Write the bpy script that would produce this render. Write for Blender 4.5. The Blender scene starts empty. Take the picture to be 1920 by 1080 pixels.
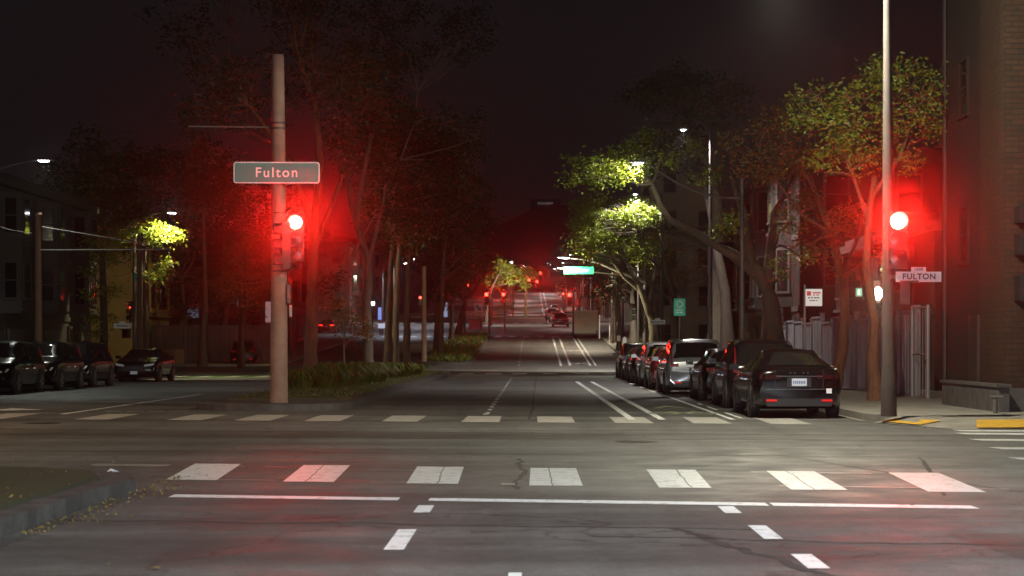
import bpy, math, random
from mathutils import Vector, Matrix
import numpy as np
R = math.radians
random.seed(7); rng = np.random.default_rng(7)
scene = bpy.context.scene
col = scene.collection

# ------------------------------------------------------------------ camera, world, exposure
F = 3640.0; HY = 650.0; VX = 1000.0; CH = 1.5       # focal length / horizon / vanishing point of the 1920 px photograph
cam_d = bpy.data.cameras.new('camera'); cam = bpy.data.objects.new('camera', cam_d); col.objects.link(cam)
cam.location = (0, 0, CH); cam.rotation_euler = (R(90), 0, 0)
cam_d.sensor_width = 36; cam_d.lens = 36*F/1920
cam_d.shift_x = -(VX-960)/1920; cam_d.shift_y = (HY-540)/1920
cam_d.clip_start = .1; cam_d.clip_end = 4000
cam_d.dof.use_dof = True; cam_d.dof.focus_distance = 44; cam_d.dof.aperture_fstop = 4.5
scene.camera = cam
world = bpy.data.worlds.new('World'); scene.world = world; world.use_nodes = True
wn = world.node_tree; bg = wn.nodes['Background']
bg.inputs[0].default_value = (.0105, .0083, .0092, 1); bg.inputs[1].default_value = .7
scene.view_settings.view_transform = 'Standard'; scene.view_settings.look = 'None'
scene.view_settings.exposure = .22; scene.view_settings.gamma = 1; scene.view_settings.use_curve_mapping = False
scene.render.engine = 'CYCLES'
cy = scene.cycles
cy.use_denoising = True; cy.max_bounces = 5; cy.diffuse_bounces = 2; cy.glossy_bounces = 2
cy.transmission_bounces = 3; cy.volume_bounces = 0; cy.transparent_max_bounces = 8
cy.sample_clamp_indirect = 4; cy.use_light_tree = True

def W(px, py, Y):                      # a point of the street at depth Y (metres), measured on the photograph
    return Vector(((px-VX)*Y/F, Y, CH+(HY-py)*Y/F))
def XA(px, Y): return (px-VX)*Y/F

# ground profile: flat to the second crossing, then the street climbs the hill
PROF = [(-60, 0), (128, 0), (136, .12), (201, 2.62), (240, 4.35), (320, 6.5), (400, 8.9), (560, 17.2), (640, 18.0), (760, 30), (1100, 46)]
def g(Y):
    for (a, za), (b, zb) in zip(PROF, PROF[1:]):
        if Y <= b: return za+(zb-za)*(Y-a)/(b-a)
    return PROF[-1][1]
def ycuts(y0, y1, step=None):
    c = [y0]+[p[0] for p in PROF if y0 < p[0] < y1]+[y1]
    if step:
        o = []
        for a, b in zip(c, c[1:]):
            n = max(1, int((b-a)/step)); o += [a+(b-a)*i/n for i in range(n)]
        c = o+[y1]
    return c

# ------------------------------------------------------------------ materials
MATS = {}
def mat(name, color, rough=.6, metal=0, spec=.5, noise=0, nscale=8, bump=0, bscale=60, coat=0, color2=None, stretch=None, emit=None, estr=0, trans=0):
    if name in MATS: return MATS[name]
    m = bpy.data.materials.new(name); m.use_nodes = True; nt = m.node_tree; b = nt.nodes['Principled BSDF']
    b.inputs['Base Color'].default_value = (*color, 1); b.inputs['Roughness'].default_value = rough
    b.inputs['Metallic'].default_value = metal; b.inputs['Specular IOR Level'].default_value = spec
    if coat: b.inputs['Coat Weight'].default_value = coat; b.inputs['Coat Roughness'].default_value = .06
    if emit: b.inputs['Emission Color'].default_value = (*emit, 1); b.inputs['Emission Strength'].default_value = estr
    if noise or bump:
        tc = nt.nodes.new('ShaderNodeNewGeometry'); mp = nt.nodes.new('ShaderNodeMapping')
        nt.links.new(tc.outputs['Position'], mp.inputs[0])
        if stretch: mp.inputs['Scale'].default_value = stretch
    if noise:
        n = nt.nodes.new('ShaderNodeTexNoise'); n.inputs['Scale'].default_value = nscale; n.inputs['Detail'].default_value = 6; n.inputs['Roughness'].default_value = .65
        nt.links.new(mp.outputs[0], n.inputs['Vector'])
        mx = nt.nodes.new('ShaderNodeMix'); mx.data_type = 'RGBA'
        rp = nt.nodes.new('ShaderNodeMapRange'); rp.inputs[1].default_value = .35; rp.inputs[2].default_value = .65
        nt.links.new(n.outputs[0], rp.inputs[0]); nt.links.new(rp.outputs[0], mx.inputs[0])
        c2 = color2 or tuple(c*(1-noise) for c in color)
        mx.inputs[6].default_value = (*color, 1); mx.inputs[7].default_value = (*c2, 1)
        nt.links.new(mx.outputs[2], b.inputs['Base Color'])
    if bump:
        n2 = nt.nodes.new('ShaderNodeTexNoise'); n2.inputs['Scale'].default_value = bscale; n2.inputs['Detail'].default_value = 4
        nt.links.new(mp.outputs[0], n2.inputs['Vector'])
        bp = nt.nodes.new('ShaderNodeBump'); bp.inputs['Strength'].default_value = bump; bp.inputs['Distance'].default_value = .02
        nt.links.new(n2.outputs[0], bp.inputs['Height']); nt.links.new(bp.outputs[0], b.inputs['Normal'])
    MATS[name] = m; return m

def asphalt_mat(name, base, rough):
    m = bpy.data.materials.new(name); m.use_nodes = True; nt = m.node_tree; b = nt.nodes['Principled BSDF']; L = nt.links.new
    geo = nt.nodes.new('ShaderNodeNewGeometry')
    def noise(scale, sc=(1, 1, 1), detail=5, rgh=.6):
        mp = nt.nodes.new('ShaderNodeMapping'); mp.inputs['Scale'].default_value = sc; L(geo.outputs['Position'], mp.inputs[0])
        n = nt.nodes.new('ShaderNodeTexNoise'); n.inputs['Scale'].default_value = scale; n.inputs['Detail'].default_value = detail; n.inputs['Roughness'].default_value = rgh
        L(mp.outputs[0], n.inputs['Vector']); return n.outputs[0]
    def rng_(v, a, b_, c, d):
        r = nt.nodes.new('ShaderNodeMapRange'); r.inputs[1].default_value = a; r.inputs[2].default_value = b_; r.inputs[3].default_value = c; r.inputs[4].default_value = d
        L(v, r.inputs[0]); return r.outputs[0]
    def mul(a, b_):
        q = nt.nodes.new('ShaderNodeMath'); q.operation = 'MULTIPLY'; L(a, q.inputs[0]); L(b_, q.inputs[1]); return q.outputs[0]
    big = rng_(noise(.22, (1, .6, 1)), .35, .65, .72, 1.25)
    across = rng_(noise(.5, (.12, 1.2, 1), 3), .38, .62, .62, 1.15)      # worn bands lying across the crossing
    along = rng_(noise(.9, (1.2, .05, 1), 3), .35, .65, .85, 1.1)       # wheel tracks
    mid = rng_(noise(3.0), .3, .7, .85, 1.15)
    fine = mul(rng_(noise(60, detail=3), .3, .7, .55, 1.45), rng_(noise(13, detail=4, rgh=.7), .3, .7, .78, 1.22))
    v = mul(mul(mul(big, across), mul(along, mid)), fine)
    cr = nt.nodes.new('ShaderNodeTexVoronoi'); cr.feature = 'DISTANCE_TO_EDGE'; cr.inputs['Scale'].default_value = .33
    wv = nt.nodes.new('ShaderNodeMix'); wv.data_type = 'VECTOR'; wv.inputs[0].default_value = .22
    nn = nt.nodes.new('ShaderNodeTexNoise'); nn.inputs['Scale'].default_value = .9; nn.inputs['Detail'].default_value = 6
    L(geo.outputs['Position'], nn.inputs['Vector']); L(geo.outputs['Position'], wv.inputs[4])
    sc = nt.nodes.new('ShaderNodeVectorMath'); sc.operation = 'SCALE'; sc.inputs[3].default_value = 9; L(nn.outputs[1], sc.inputs[0])
    L(sc.outputs[0], wv.inputs[5]); L(wv.outputs[1], cr.inputs['Vector'])
    crk = rng_(cr.outputs['Distance'], .0, .012, .45, 1.0)
    v = mul(v, crk)
    v = mul(v, rng_(noise(1.7, (1, .55, 1), 6, .75), .60, .70, 1.0, .62))      # oil and patch stains
    mx = nt.nodes.new('ShaderNodeVectorMath'); mx.operation = 'SCALE'; mx.inputs[0].default_value = base; L(v, mx.inputs[3])
    L(mx.outputs[0], b.inputs['Base Color'])
    L(rng_(noise(1.3), .3, .7, rough-.1, rough+.14), b.inputs['Roughness'])
    b.inputs['Specular IOR Level'].default_value = .55
    bp = nt.nodes.new('ShaderNodeBump'); bp.inputs['Strength'].default_value = .35; bp.inputs['Distance'].default_value = .01
    L(noise(90, detail=2), bp.inputs['Height']); L(bp.outputs[0], b.inputs['Normal'])
    return m
M_ROAD = asphalt_mat('asphalt', (.108, .109, .107), .64)

def paint_mat(name, c):
    m = bpy.data.materials.new(name); m.use_nodes = True; nt = m.node_tree; b = nt.nodes['Principled BSDF']; L = nt.links.new
    geo = nt.nodes.new('ShaderNodeNewGeometry')
    n = nt.nodes.new('ShaderNodeTexNoise'); n.inputs['Scale'].default_value = 5; n.inputs['Detail'].default_value = 10; n.inputs['Roughness'].default_value = .82
    L(geo.outputs['Position'], n.inputs['Vector'])
    r = nt.nodes.new('ShaderNodeValToRGB'); e = r.color_ramp.elements
    e[0].position = .405; e[0].color = (c[0]*.45, c[1]*.44, c[2]*.42, 1); e[1].position = .475; e[1].color = (*c, 1)
    L(n.outputs[0], r.inputs[0]); L(r.outputs[0], b.inputs['Base Color']); b.inputs['Roughness'].default_value = .5
    return m
M_PAINT = paint_mat('white_road_paint', (.74, .77, .78))
M_PAINT_OLD = paint_mat('worn_road_paint', (.30, .29, .27))
M_PAINT_PALE = paint_mat('bluish_white_road_paint', (.9, .92, .97))  # paler and bluer than the crosswalk paint
M_GREEN_PAINT = paint_mat('green_road_paint', (.13, .32, .12))
M_YEL = mat('yellow_tactile', (.62, .36, .03), .7, noise=.3, nscale=6)
M_CONC = mat('concrete', (.26, .245, .22), .85, noise=.35, nscale=2.2, bump=.3, bscale=30)
M_CURB = mat('curb_stone', (.095, .09, .088), .8, noise=.5, nscale=3, bump=.4, bscale=25)
M_DIRT = mat('planting_soil', (.055, .038, .024), .95, noise=.5, nscale=5, color2=(.05, .06, .02), bump=.6, bscale=20)
M_HILL = mat('hill_ground', (.03, .03, .025), .95, noise=.5, nscale=.05)
M_POLE_C = mat('concrete_pole', (.31, .195, .15), .85, noise=.35, nscale=2.2, bump=.2, bscale=40)
M_STEEL = mat('galvanised_steel', (.17, .155, .145), .55, .3, noise=.25, nscale=5)
M_DKSTEEL = mat('dark_steel', (.05, .045, .045), .5, .3)
M_BRONZE = mat('brown_pole', (.24, .13, .08), .7, noise=.2, nscale=4)
M_BLK = mat('black_plastic', (.015, .015, .016), .5)
M_SIGGRN = mat('signal_green_housing', (.02, .03, .02), .5)
M_TYRE = mat('tyre_rubber', (.015, .015, .015), .85)
M_RIM = mat('alloy_rim', (.35, .35, .36), .35, .8)
M_GLASS = mat('car_glass', (.012, .014, .014), .04, spec=.8)
M_CHROME = mat('chrome', (.7, .7, .72), .12, 1)
M_TAIL = mat('tail_light_red', (.12, .01, .01), .15, coat=.5, emit=(1, .02, .01), estr=.04)
M_TAILR = mat('tail_reflector', (.5, .01, .01), .2, emit=(1, .02, .01), estr=.3)  # faint glow put in for light thrown back by the rear reflectors
M_HEAD = mat('headlight_lens', (.6, .62, .65), .1, coat=1)
M_PLATE = mat('number_plate', (.62, .66, .8), .5)
M_PLATE_INK = mat('plate_ink', (.1, .13, .4), .5)
M_WHITE = mat('white_trim', (.55, .53, .5), .6)
M_SIGNW = mat('sign_white', (.92, .90, .96), .45)
M_SIGNG = mat('sign_green', (.02, .25, .23), .5)
M_SIGNG2 = mat('sign_green_bright', (.03, .62, .36), .4)
M_SIGNINK = mat('sign_ink', (.03, .03, .06), .6)
M_SIGNRED = mat('sign_red', (.6, .05, .06), .5)
M_WIN = mat('dark_window_glass', (.01, .012, .014), .08, spec=.7)
M_BARK = mat('grey_brown_bark', (.09, .07, .055), .9, noise=.5, nscale=4, bump=.8, bscale=14, stretch=(3, 3, .6))
M_BARK2 = mat('pale_bark', (.2, .165, .12), .85, noise=.4, nscale=4, bump=.6, bscale=14, stretch=(2, 2, .6))
M_BARK3 = mat('red_brown_bark', (.2, .09, .05), .9, noise=.5, nscale=6, bump=.8, bscale=18, stretch=(3, 3, .5))
def leaf_mat(name, c, c2, tr=.35):
    m = bpy.data.materials.new(name); m.use_nodes = True; nt = m.node_tree; b = nt.nodes['Principled BSDF']; L = nt.links.new
    geo = nt.nodes.new('ShaderNodeNewGeometry')
    mx = nt.nodes.new('ShaderNodeMix'); mx.data_type = 'RGBA'
    L(geo.outputs['Random Per Island'], mx.inputs[0]); mx.inputs[6].default_value = (*c, 1); mx.inputs[7].default_value = (*c2, 1)
    t = nt.nodes.new('ShaderNodeBsdfTranslucent'); s = nt.nodes.new('ShaderNodeMixShader'); s.inputs[0].default_value = tr
    L(mx.outputs[2], b.inputs['Base Color']); L(mx.outputs[2], t.inputs[0]); b.inputs['Roughness'].default_value = .5
    L(b.outputs[0], s.inputs[1]); L(t.outputs[0], s.inputs[2]); L(s.outputs[0], nt.nodes['Material Output'].inputs[0])
    return m
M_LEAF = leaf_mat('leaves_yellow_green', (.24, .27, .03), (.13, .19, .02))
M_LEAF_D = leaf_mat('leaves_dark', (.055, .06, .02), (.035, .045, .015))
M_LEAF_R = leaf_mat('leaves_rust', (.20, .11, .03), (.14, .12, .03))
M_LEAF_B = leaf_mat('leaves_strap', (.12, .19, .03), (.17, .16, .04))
M_LED = mat('led_panel', (1, 1, 1), .5, emit=(.9, .95, 1), estr=30)

# ------------------------------------------------------------------ mesh builder
class MB:
    def __init__(s): s.v = []; s.f = []; s.m = []
    def add(s, vs, fs, mi=0):
        o = len(s.v); s.v += [tuple(v) for v in vs]; s.f += [tuple(o+i for i in f) for f in fs]; s.m += [mi]*len(fs); return s
    def box(s, c, d, rz=0, mi=0):
        x, y, z = d[0]/2, d[1]/2, d[2]/2; q = Matrix.Rotation(rz, 3, 'Z'); c = Vector(c)
        vs = [c+q@Vector((a*x, b*y, e*z)) for a in (-1, 1) for b in (-1, 1) for e in (-1, 1)]
        return s.add(vs, [(0, 1, 3, 2), (4, 6, 7, 5), (0, 4, 5, 1), (2, 3, 7, 6), (0, 2, 6, 4), (1, 5, 7, 3)], mi)
    def obox(s, O, U, N, u, z, n, mi=0):      # box in facade axes
        O, U, N = Vector(O), Vector(U), Vector(N)
        vs = [O+U*a+N*b+Vector((0, 0, e)) for a in u for b in n for e in z]
        return s.add(vs, [(0, 1, 3, 2), (4, 6, 7, 5), (0, 4, 5, 1), (2, 3, 7, 6), (0, 2, 6, 4), (1, 5, 7, 3)], mi)
    def tube(s, pts, rad, n=8, cap=True, mi=0):
        pts = [Vector(p) for p in pts]
        if not isinstance(rad, (list, tuple)): rad = [rad]*len(pts)
        vs = []; up = Vector((0, 0, 1))
        for i, p in enumerate(pts):
            d = (pts[min(i+1, len(pts)-1)]-pts[max(i-1, 0)]).normalized()
            a = d.cross(up if abs(d.z) < .95 else Vector((0, 1, 0))).normalized(); b = a.cross(d)
            for k in range(n):
                t = 2*math.pi*k/n; vs.append(p+(a*math.cos(t)+b*math.sin(t))*rad[i])
        fs = [(i*n+k, i*n+(k+1) % n, (i+1)*n+(k+1) % n, (i+1)*n+k) for i in range(len(pts)-1) for k in range(n)]
        if cap: fs += [tuple(range(n))[::-1], tuple((len(pts)-1)*n+k for k in range(n))]
        return s.add(vs, fs, mi)
    def prism(s, poly, z0, z1, mi=0):
        n = len(poly); vs = [(x, y, z0) for x, y in poly]+[(x, y, z1) for x, y in poly]
        return s.add(vs, [tuple(range(n))[::-1], tuple(range(n, 2*n))]+[(i, (i+1) % n, n+(i+1) % n, n+i) for i in range(n)], mi)
    def build(s, name, mats, parent=None, local=False, smooth=False, at=None):
        me = bpy.data.meshes.new(name); off = Vector((0, 0, 0))
        if parent is not None and not local: off = wloc(parent)
        if at is not None: off = Vector(at)
        me.from_pydata([tuple(Vector(v)-off) for v in s.v] if off.length else s.v, [], s.f)
        if not isinstance(mats, (list, tuple)): mats = [mats]
        for m in mats: me.materials.append(m)
        if len(mats) > 1: me.polygons.foreach_set('material_index', s.m)
        if smooth: me.polygons.foreach_set('use_smooth', [True]*len(me.polygons)); me.set_sharp_from_angle(angle=R(smooth if smooth is not True else 42))
        me.update()
        o = bpy.data.objects.new(name, me); col.objects.link(o)
        if parent is not None: o.parent = parent
        if at is not None: o.location = at
        return o
def wloc(o):
    v = Vector((0, 0, 0))
    while o is not None: v = v+o.location; o = o.parent
    return v
def tag(o, label=None, cat=None, group=None, kind=None):
    if label: o['label'] = label
    if cat: o['category'] = cat
    if group: o['group'] = group
    if kind: o['kind'] = kind
    return o
def thing(name, loc, label, cat, group=None, rz=0):
    o = bpy.data.objects.new(name, None); col.objects.link(o); o.location = loc; o.rotation_euler = (0, 0, rz); o.empty_display_size = .3
    return tag(o, label, cat, group)
def struct(name, mb, m, label=None, smooth=False):
    return tag(mb.build(name, m, smooth=smooth), label, None, None, 'structure')
def text(name, body, size, m, parent, loc, rot=(R(90), 0, 0), ext=.003, spacing=1.0, bold=0):
    cu = bpy.data.curves.new(name, 'FONT'); cu.body = body; cu.size = size; cu.extrude = ext; cu.align_x = 'CENTER'; cu.align_y = 'CENTER'; cu.space_character = spacing; cu.offset = bold
    t = bpy.data.objects.new(name, cu); col.objects.link(t)
    bpy.context.view_layer.update()
    me = bpy.data.meshes.new_from_object(t.evaluated_get(bpy.context.evaluated_depsgraph_get()))
    bpy.data.objects.remove(t)
    me.materials.clear(); me.materials.append(m)
    o = bpy.data.objects.new(name, me); col.objects.link(o); o.parent = parent; o.location = loc; o.rotation_euler = rot; return o
def lamp(name, loc, power, color, parent=None, target=None, angle=150, blend=.6, radius=.12, kind='SPOT'):
    ld = bpy.data.lights.new(name, kind); ld.energy = power; ld.color = color; ld.shadow_soft_size = radius
    if kind == 'SPOT': ld.spot_size = R(angle); ld.spot_blend = blend
    o = bpy.data.objects.new(name, ld); col.objects.link(o)
    d = (Vector(target)-Vector(loc)) if target is not None else Vector((0, 0, -1))
    o.rotation_mode = 'QUATERNION'; o.rotation_quaternion = d.to_track_quat('-Z', 'Y')
    o.location = Vector(loc)-(wloc(parent) if parent is not None else Vector((0, 0, 0)))
    if parent is not None: o.parent = parent
    return o

# ------------------------------------------------------------------ ground, roads, pavements
def sheet(mb, x0, x1, y0, y1, dz, step=None, mi=0):
    ys = ycuts(y0, y1, step)
    for a, b in zip(ys, ys[1:]):
        mb.add([(x0, a, g(a)+dz), (x1, a, g(a)+dz), (x1, b, g(b)+dz), (x0, b, g(b)+dz)], [(0, 1, 2, 3)], mi)
def slab(mb, poly, dz0, dz1, mi=0):             # raised slab following the ground profile; poly convex, in XY
    n = len(poly)
    vs = [(x, y, g(y)+dz0) for x, y in poly]+[(x, y, g(y)+dz1) for x, y in poly]
    mb.add(vs, [tuple(range(n, 2*n))]+[(i, (i+1) % n, n+(i+1) % n, n+i) for i in range(n)], mi)
b = MB(); sheet(b, -400, 400, -60, 1100, -.06); struct('ground', b, M_HILL)
b = MB(); sheet(b, -17.7, 6.75, -40, 640, 0)
for (y0, y1) in ((17.5, 43.5), (100, 136), (201, 238), (315, 332)):
    sheet(b, -120, -17.7, y0-4, y1+3, 0); sheet(b, 6.75, 120, y0-4, y1+3, 0)
struct('road', b, M_ROAD)
SK = -.18                                        # Fulton crosses a little askew
def arc(cx, cy, r, a0, a1, n=8): return [(cx+r*math.cos(R(a0+(a1-a0)*i/n)), cy+r*math.sin(R(a0+(a1-a0)*i/n))) for i in range(n+1)]
def block_pave(x_in, x_out, y0, y1, name, r=3.0):
    b = MB(); s = 1 if x_out > x_in else -1
    ys = [y for y in ycuts(y0+r, y1-r)]
    if s > 0:
        near = [(x_out, y0)]+[p for p in arc(x_in+r, y0+r, r, 270, 180)]
        far = [p for p in arc(x_in+r, y1-r, r, 180, 90)]+[(x_out, y1)]
        slab(b, (near+[(x_out, y0+r)])[::-1], -.06, .14)
        for a, c in zip(ys, ys[1:]): slab(b, [(x_in, a), (x_out, a), (x_out, c), (x_in, c)], -.06, .14)
        slab(b, (far+[(x_out, y1-r)])[::-1], -.06, .14)
    else:
        near = [(x_out, y0)]+[p for p in arc(x_in-r, y0+r, r, -90, 0)]
        far = [p for p in arc(x_in-r, y1-r, r, 0, 90)]+[(x_out, y1)]
        slab(b, near+[(x_out, y0+r)], -.06, .14)
        for a, c in zip(ys, ys[1:]): slab(b, [(x_out, a), (x_in, a), (x_in, c), (x_out, c)], -.06, .14)
        slab(b, far+[(x_out, y1-r)], -.06, .14)
    return struct(name, b, M_CONC)
for (y0, y1) in ((-40, 14.0), (36.9, 104), (134, 203), (236, 316), (331, 600)):
    block_pave(6.75, 90, y0, y1, 'sidewalk')
for (y0, y1) in ((-40, 14.0), (44, 99), (136, 203), (236, 316), (331, 600)):
    block_pave(-17.7, -90, y0, y1, 'sidewalk')
# medians: stone kerb ring, soil on top
def median(y0, y1, xr=-4.4, xl=-8.1, nose0=None, paved=0, top=None):
    cx = (xr+xl)/2; r = (xr-xl)/2
    def ring(ins, ya, yb):
        rr = r-ins
        return [(xl+ins, yb), *[(xl+ins, y) for y in reversed(ycuts(ya, yb)[1:-1])], *arc(cx, ya, rr, 180, 360, 14)[0:], *[(xr-ins, y) for y in ycuts(ya, yb)[1:-1]], (xr-ins, yb)]
    b = MB()
    ya = y0+r*.85
    def pieces(mb, ins, dz0, dz1, yA, yB, nose=True):
        rr = r-ins
        if nose: slab(mb, [(cx+rr*math.cos(R(a)), yA+rr*.85*math.sin(R(a))) for a in range(180, 361, 12)], dz0, dz1)
        ys = ycuts(yA, yB)
        for a, c in zip(ys, ys[1:]): slab(mb, [(xl+ins, a), (xr-ins, a), (xr-ins, c), (xl+ins, c)], dz0, dz1)
    pieces(b, 0, -.06, .15, ya, y1)
    struct('median_kerb', b, M_CURB)
    b = MB(); pieces(b, .28, .15, .19, ya+paved, y1-.3, nose=(paved == 0))
    struct('median_planting_bed', b, top or M_DIRT)
median(-30, 0)
b = MB()
near_poly = [(-4.2, -30), (-4.15, 18.6), (-4.08, 19.9), (-4.3, 20.7), (-4.8, 21.3), (-5.6, 21.7), (-6.4, 21.9), (-7.2, 21.7), (-7.9, 20.8), (-7.9, -30)]
slab(b, near_poly, -.06, .15); struct('near_median_kerb', b, M_CURB)
b = MB(); cxm = sum(p[0] for p in near_poly)/10
slab(b, [(-4.5, -29), (-4.42, 19.7), (-4.7, 20.6), (-5.4, 21.2), (-6.4, 21.5), (-7.2, 21.3), (-7.6, 20.6), (-7.6, -29)], .1, .185); struct('near_median_soil', b, M_DIRT)
median(45.2, 104, paved=3.0)
median(138, 200, paved=2)
median(240, 312, paved=1)
median(334, 560, paved=1)

b = MB(); vs = []; nx, ny = 60, 10
for j in range(ny+1):
    for i in range(nx+1):
        X = -420+i*14; Y = 690+j*34; t = j/ny
        z = g(690)-2+(29+14*math.exp(-((X-25)/90)**2)+5*math.sin(X*.031)+2.2*math.sin(X*.13+1))*math.sin(min(1, t*1.6)*math.pi/2)
        vs.append((X, Y, z))
b.add(vs, [(j*(nx+1)+i, j*(nx+1)+i+1, (j+1)*(nx+1)+i+1, (j+1)*(nx+1)+i) for j in range(ny) for i in range(nx)]); tag(b.build('hills', mat('night_hill', (.008, .007, .006), 1, spec=0)), None, None, None, 'structure')

# ------------------------------------------------------------------ painted markings
def mark(mb, poly, dz=.005, mi=0):
    mb.add([(x, y, g(y)+dz) for x, y in poly], [tuple(range(len(poly)))], mi)
def bar(mb, x, w, y0, y1, dz=.005, mi=0):       # a lengthwise line; slightly ragged edges
    ys = ycuts(y0, y1, 2.5)
    for a, c in zip(ys, ys[1:]): mb.add([(x-w/2, a, g(a)+dz), (x+w/2, a, g(a)+dz), (x+w/2, c, g(c)+dz), (x-w/2, c, g(c)+dz)], [(0, 1, 2, 3)], mi)
def cross_bars(mb, xs, w, yc, depth, skew=SK, x0=0, mi=0):
    for x in xs:
        y = yc+skew*(x-x0); e = lambda: random.uniform(-.025, .025)
        mark(mb, [(x-w/2+e(), y-depth/2-skew*w/2+e()), (x+w/2+e(), y-depth/2+skew*w/2+e()), (x+w/2+e(), y+depth/2+skew*w/2+e()), (x-w/2+e(), y+depth/2-skew*w/2+e())], .005, mi)
b = MB()
for k in range(7):
    xn = -3.84+1.365*k; xf = -4.02+1.423*k; yn = 21.8-.3*k; yf = 24.8-.293*k; e = lambda: random.uniform(-.02, .02)
    mark(b, [(xn-.285+e(), yn+.03+e()), (xn+.285+e(), yn-.03+e()), (xf+.29+e(), yf-.03+e()), (xf-.29+e(), yf+.03+e())])
struct('near_crosswalk_marking', b, M_PAINT)
b = MB()
for k in range(1, 6):
    xn = -3.84+1.365*k; xf = -4.02+1.423*k; yn = 21.8-.3*k; yf = 24.8-.293*k; q = [(xn+(xf-xn)*t/8+random.uniform(-.012, .012)+(-.05 if k % 2 else .06), yn+(yf-yn)*t/8) for t in range(9)]
    for (ax, ay), (bx, by) in zip(q, q[1:]): mark(b, [(ax-.007, ay), (ax+.007, ay), (bx+.007, by), (bx-.007, by)], .0068)
struct('paint_seams_marking', b, mat('paint_seam', (.2, .19, .18), .8))
b = MB()
def sl(xa, xb, dy=0, w=.36): mark(b, [(xa, 18.83+SK*xa-w/2+dy), (xb, 18.83+SK*xb-w/2+dy), (xb, 18.83+SK*xb+w/2+dy), (xa, 18.83+SK*xa+w/2+dy)])
sl(-3.63, -1.32); sl(-1.02, 2.22); sl(2.26, 4.12)
struct('stop_line_marking', b, M_PAINT_PALE)
b = MB()
for (x, y0, y1) in ((-1.01, 17.5, 18.3), (-1.03, 14.3, 15.9), (1.80, 17.45, 18.2), (1.87, 15.1, 16.25), (1.93, 13.1, 14.0)): bar(b, x, .15, y0, y1)
bar(b, -.12, .09, 12.4, 12.85)
struct('near_lane_dashes', b, M_PAINT_PALE)
b = MB()     # leftovers of an older crosswalk
def thin(xa, xb, y, w=.10):
    n = max(2, int((xb-xa)/.25)); 
    for i in range(n):
        if random.random() < .22: continue
        a = xa+(xb-xa)*i/n; c = xa+(xb-xa)*(i+1)/n
        mark(b, [(a, y+SK*(a-xa)-w/2*random.uniform(.5, 1)), (c, y+SK*(c-xa)-w/2*random.uniform(.5, 1)), (c, y+SK*(c-xa)+w/2), (a, y+SK*(a-xa)+w/2)], .003)
thin(-5.6, -4.6, 24.6, .5); thin(-4.4, -2.3, 24.4); thin(-4.2, -2.9, 22.0); thin(-2.0, -1.4, 23.6); thin(-2.6, -1.0, 21.6)
thin(2.6, 4.0, 23.2, .14); thin(2.65, 4.1, 20.9, .12); thin(.8, 1.5, 23.5); thin(4.4, 5.0, 20.5); thin(-.5, -.2, 21.2, .3)
struct('worn_marking', b, M_PAINT_OLD)
b = MB()
cross_bars(b, [-14.8, -13.1, -11.4, -9.1, -7.1, -5.7, -4.25, -2.68, -1.06, .45, 1.97, 3.52, 5.0], .74, 40.0, 3.3, -.165)
bar(b, -1.05, .13, 42.6, 43.6)
struct('far_crosswalk_marking', b, mat('grey_paint', (.48, .47, .45), .45, noise=.35, nscale=6))
b = MB()
for (x, x1, w) in ((2.03, 1.86, .15), (2.65, 2.48, .15), (4.1, 3.92, .1)):
    y0 = 39.8; ys = [y0, 50, 60, 70, 83]
    for a, c in zip(ys, ys[1:]):
        xa = x+(x1-x)*(a-y0)/43; xc = x+(x1-x)*(c-y0)/43
        mb = b; mb.add([(xa-w/2, a, .006), (xa+w/2, a, .006), (xc+w/2, c, .006), (xc-w/2, c, .006)], [(0, 1, 2, 3)])
bar(b, 4.35, .08, 40.5, 44); bar(b, 4.35, .08, 46, 48.5); bar(b, 4.35, .07, 50, 51)
y = 43.5
while y < 92: bar(b, -1.03+.0*y, .1, y, y+.75); y += 2.2
bar(b, -10.45, .14, 43, 61)
for k in range(4): mark(b, [(-9.9+k*.5, 44.8), (-9.5+k*.5, 44.75), (-9.5+k*.5, 44.87), (-9.9+k*.5, 44.95)])
struct('lane_lines_marking', b, M_PAINT)
b = MB()
mark(b, [(-15, 45.9), (-12.7, 45.6), (-12.7, 45.2), (-11.6, 46.1), (-12.7, 47.2), (-12.7, 46.6), (-15, 46.7)]); struct('arrow_marking', b, M_PAINT)
def bike(mb, x, y, s=1.0, dz=.006):
    for cy_, in ((0,), (1.1,)):
        for k in range(14):
            a0 = 2*math.pi*k/14; a1 = 2*math.pi*(k+1)/14; r0, r1 = .36*s, .24*s
            X = x+(-.42 if cy_ == 0 else .42)*s
            mark(mb, [(X+r0*math.cos(a0), y+r0*2*math.sin(a0)), (X+r0*math.cos(a1), y+r0*2*math.sin(a1)), (X+r1*math.cos(a1), y+r1*2*math.sin(a1)), (X+r1*math.cos(a0), y+r1*2*math.sin(a0))], dz)
    def seg(a, c, w=.07):
        ax, ay = a; bx, by = c; dx, dy = bx-ax, by-ay; l = math.hypot(dx, dy); nx, ny = -dy/l*w/2, dx/l*w/2
        mark(mb, [(x+ax-nx, y+ay-ny), (x+bx-nx, y+by-ny), (x+bx+nx, y+by+ny), (x+ax+nx, y+ay+ny)], dz+.002)
    seg((-.42, 0), (-.15, .9)); seg((-.15, .9), (.3, .85)); seg((.3, .85), (0, 0)); seg((0, 0), (-.42, 0)); seg((-.15, .9), (0, 0)); seg((.42, 0), (.28, 1.2)); seg((.28, 1.2), (.45, 1.3)); seg((-.3, 1.05), (-.05, 1.05), .15)
b = MB(); bike(b, 3.35, 43.6); mark(b, [(2.9, 47.2), (3.35, 49.2), (3.8, 47.2), (3.65, 47.2), (3.35, 48.4), (3.05, 47.2)])
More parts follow.
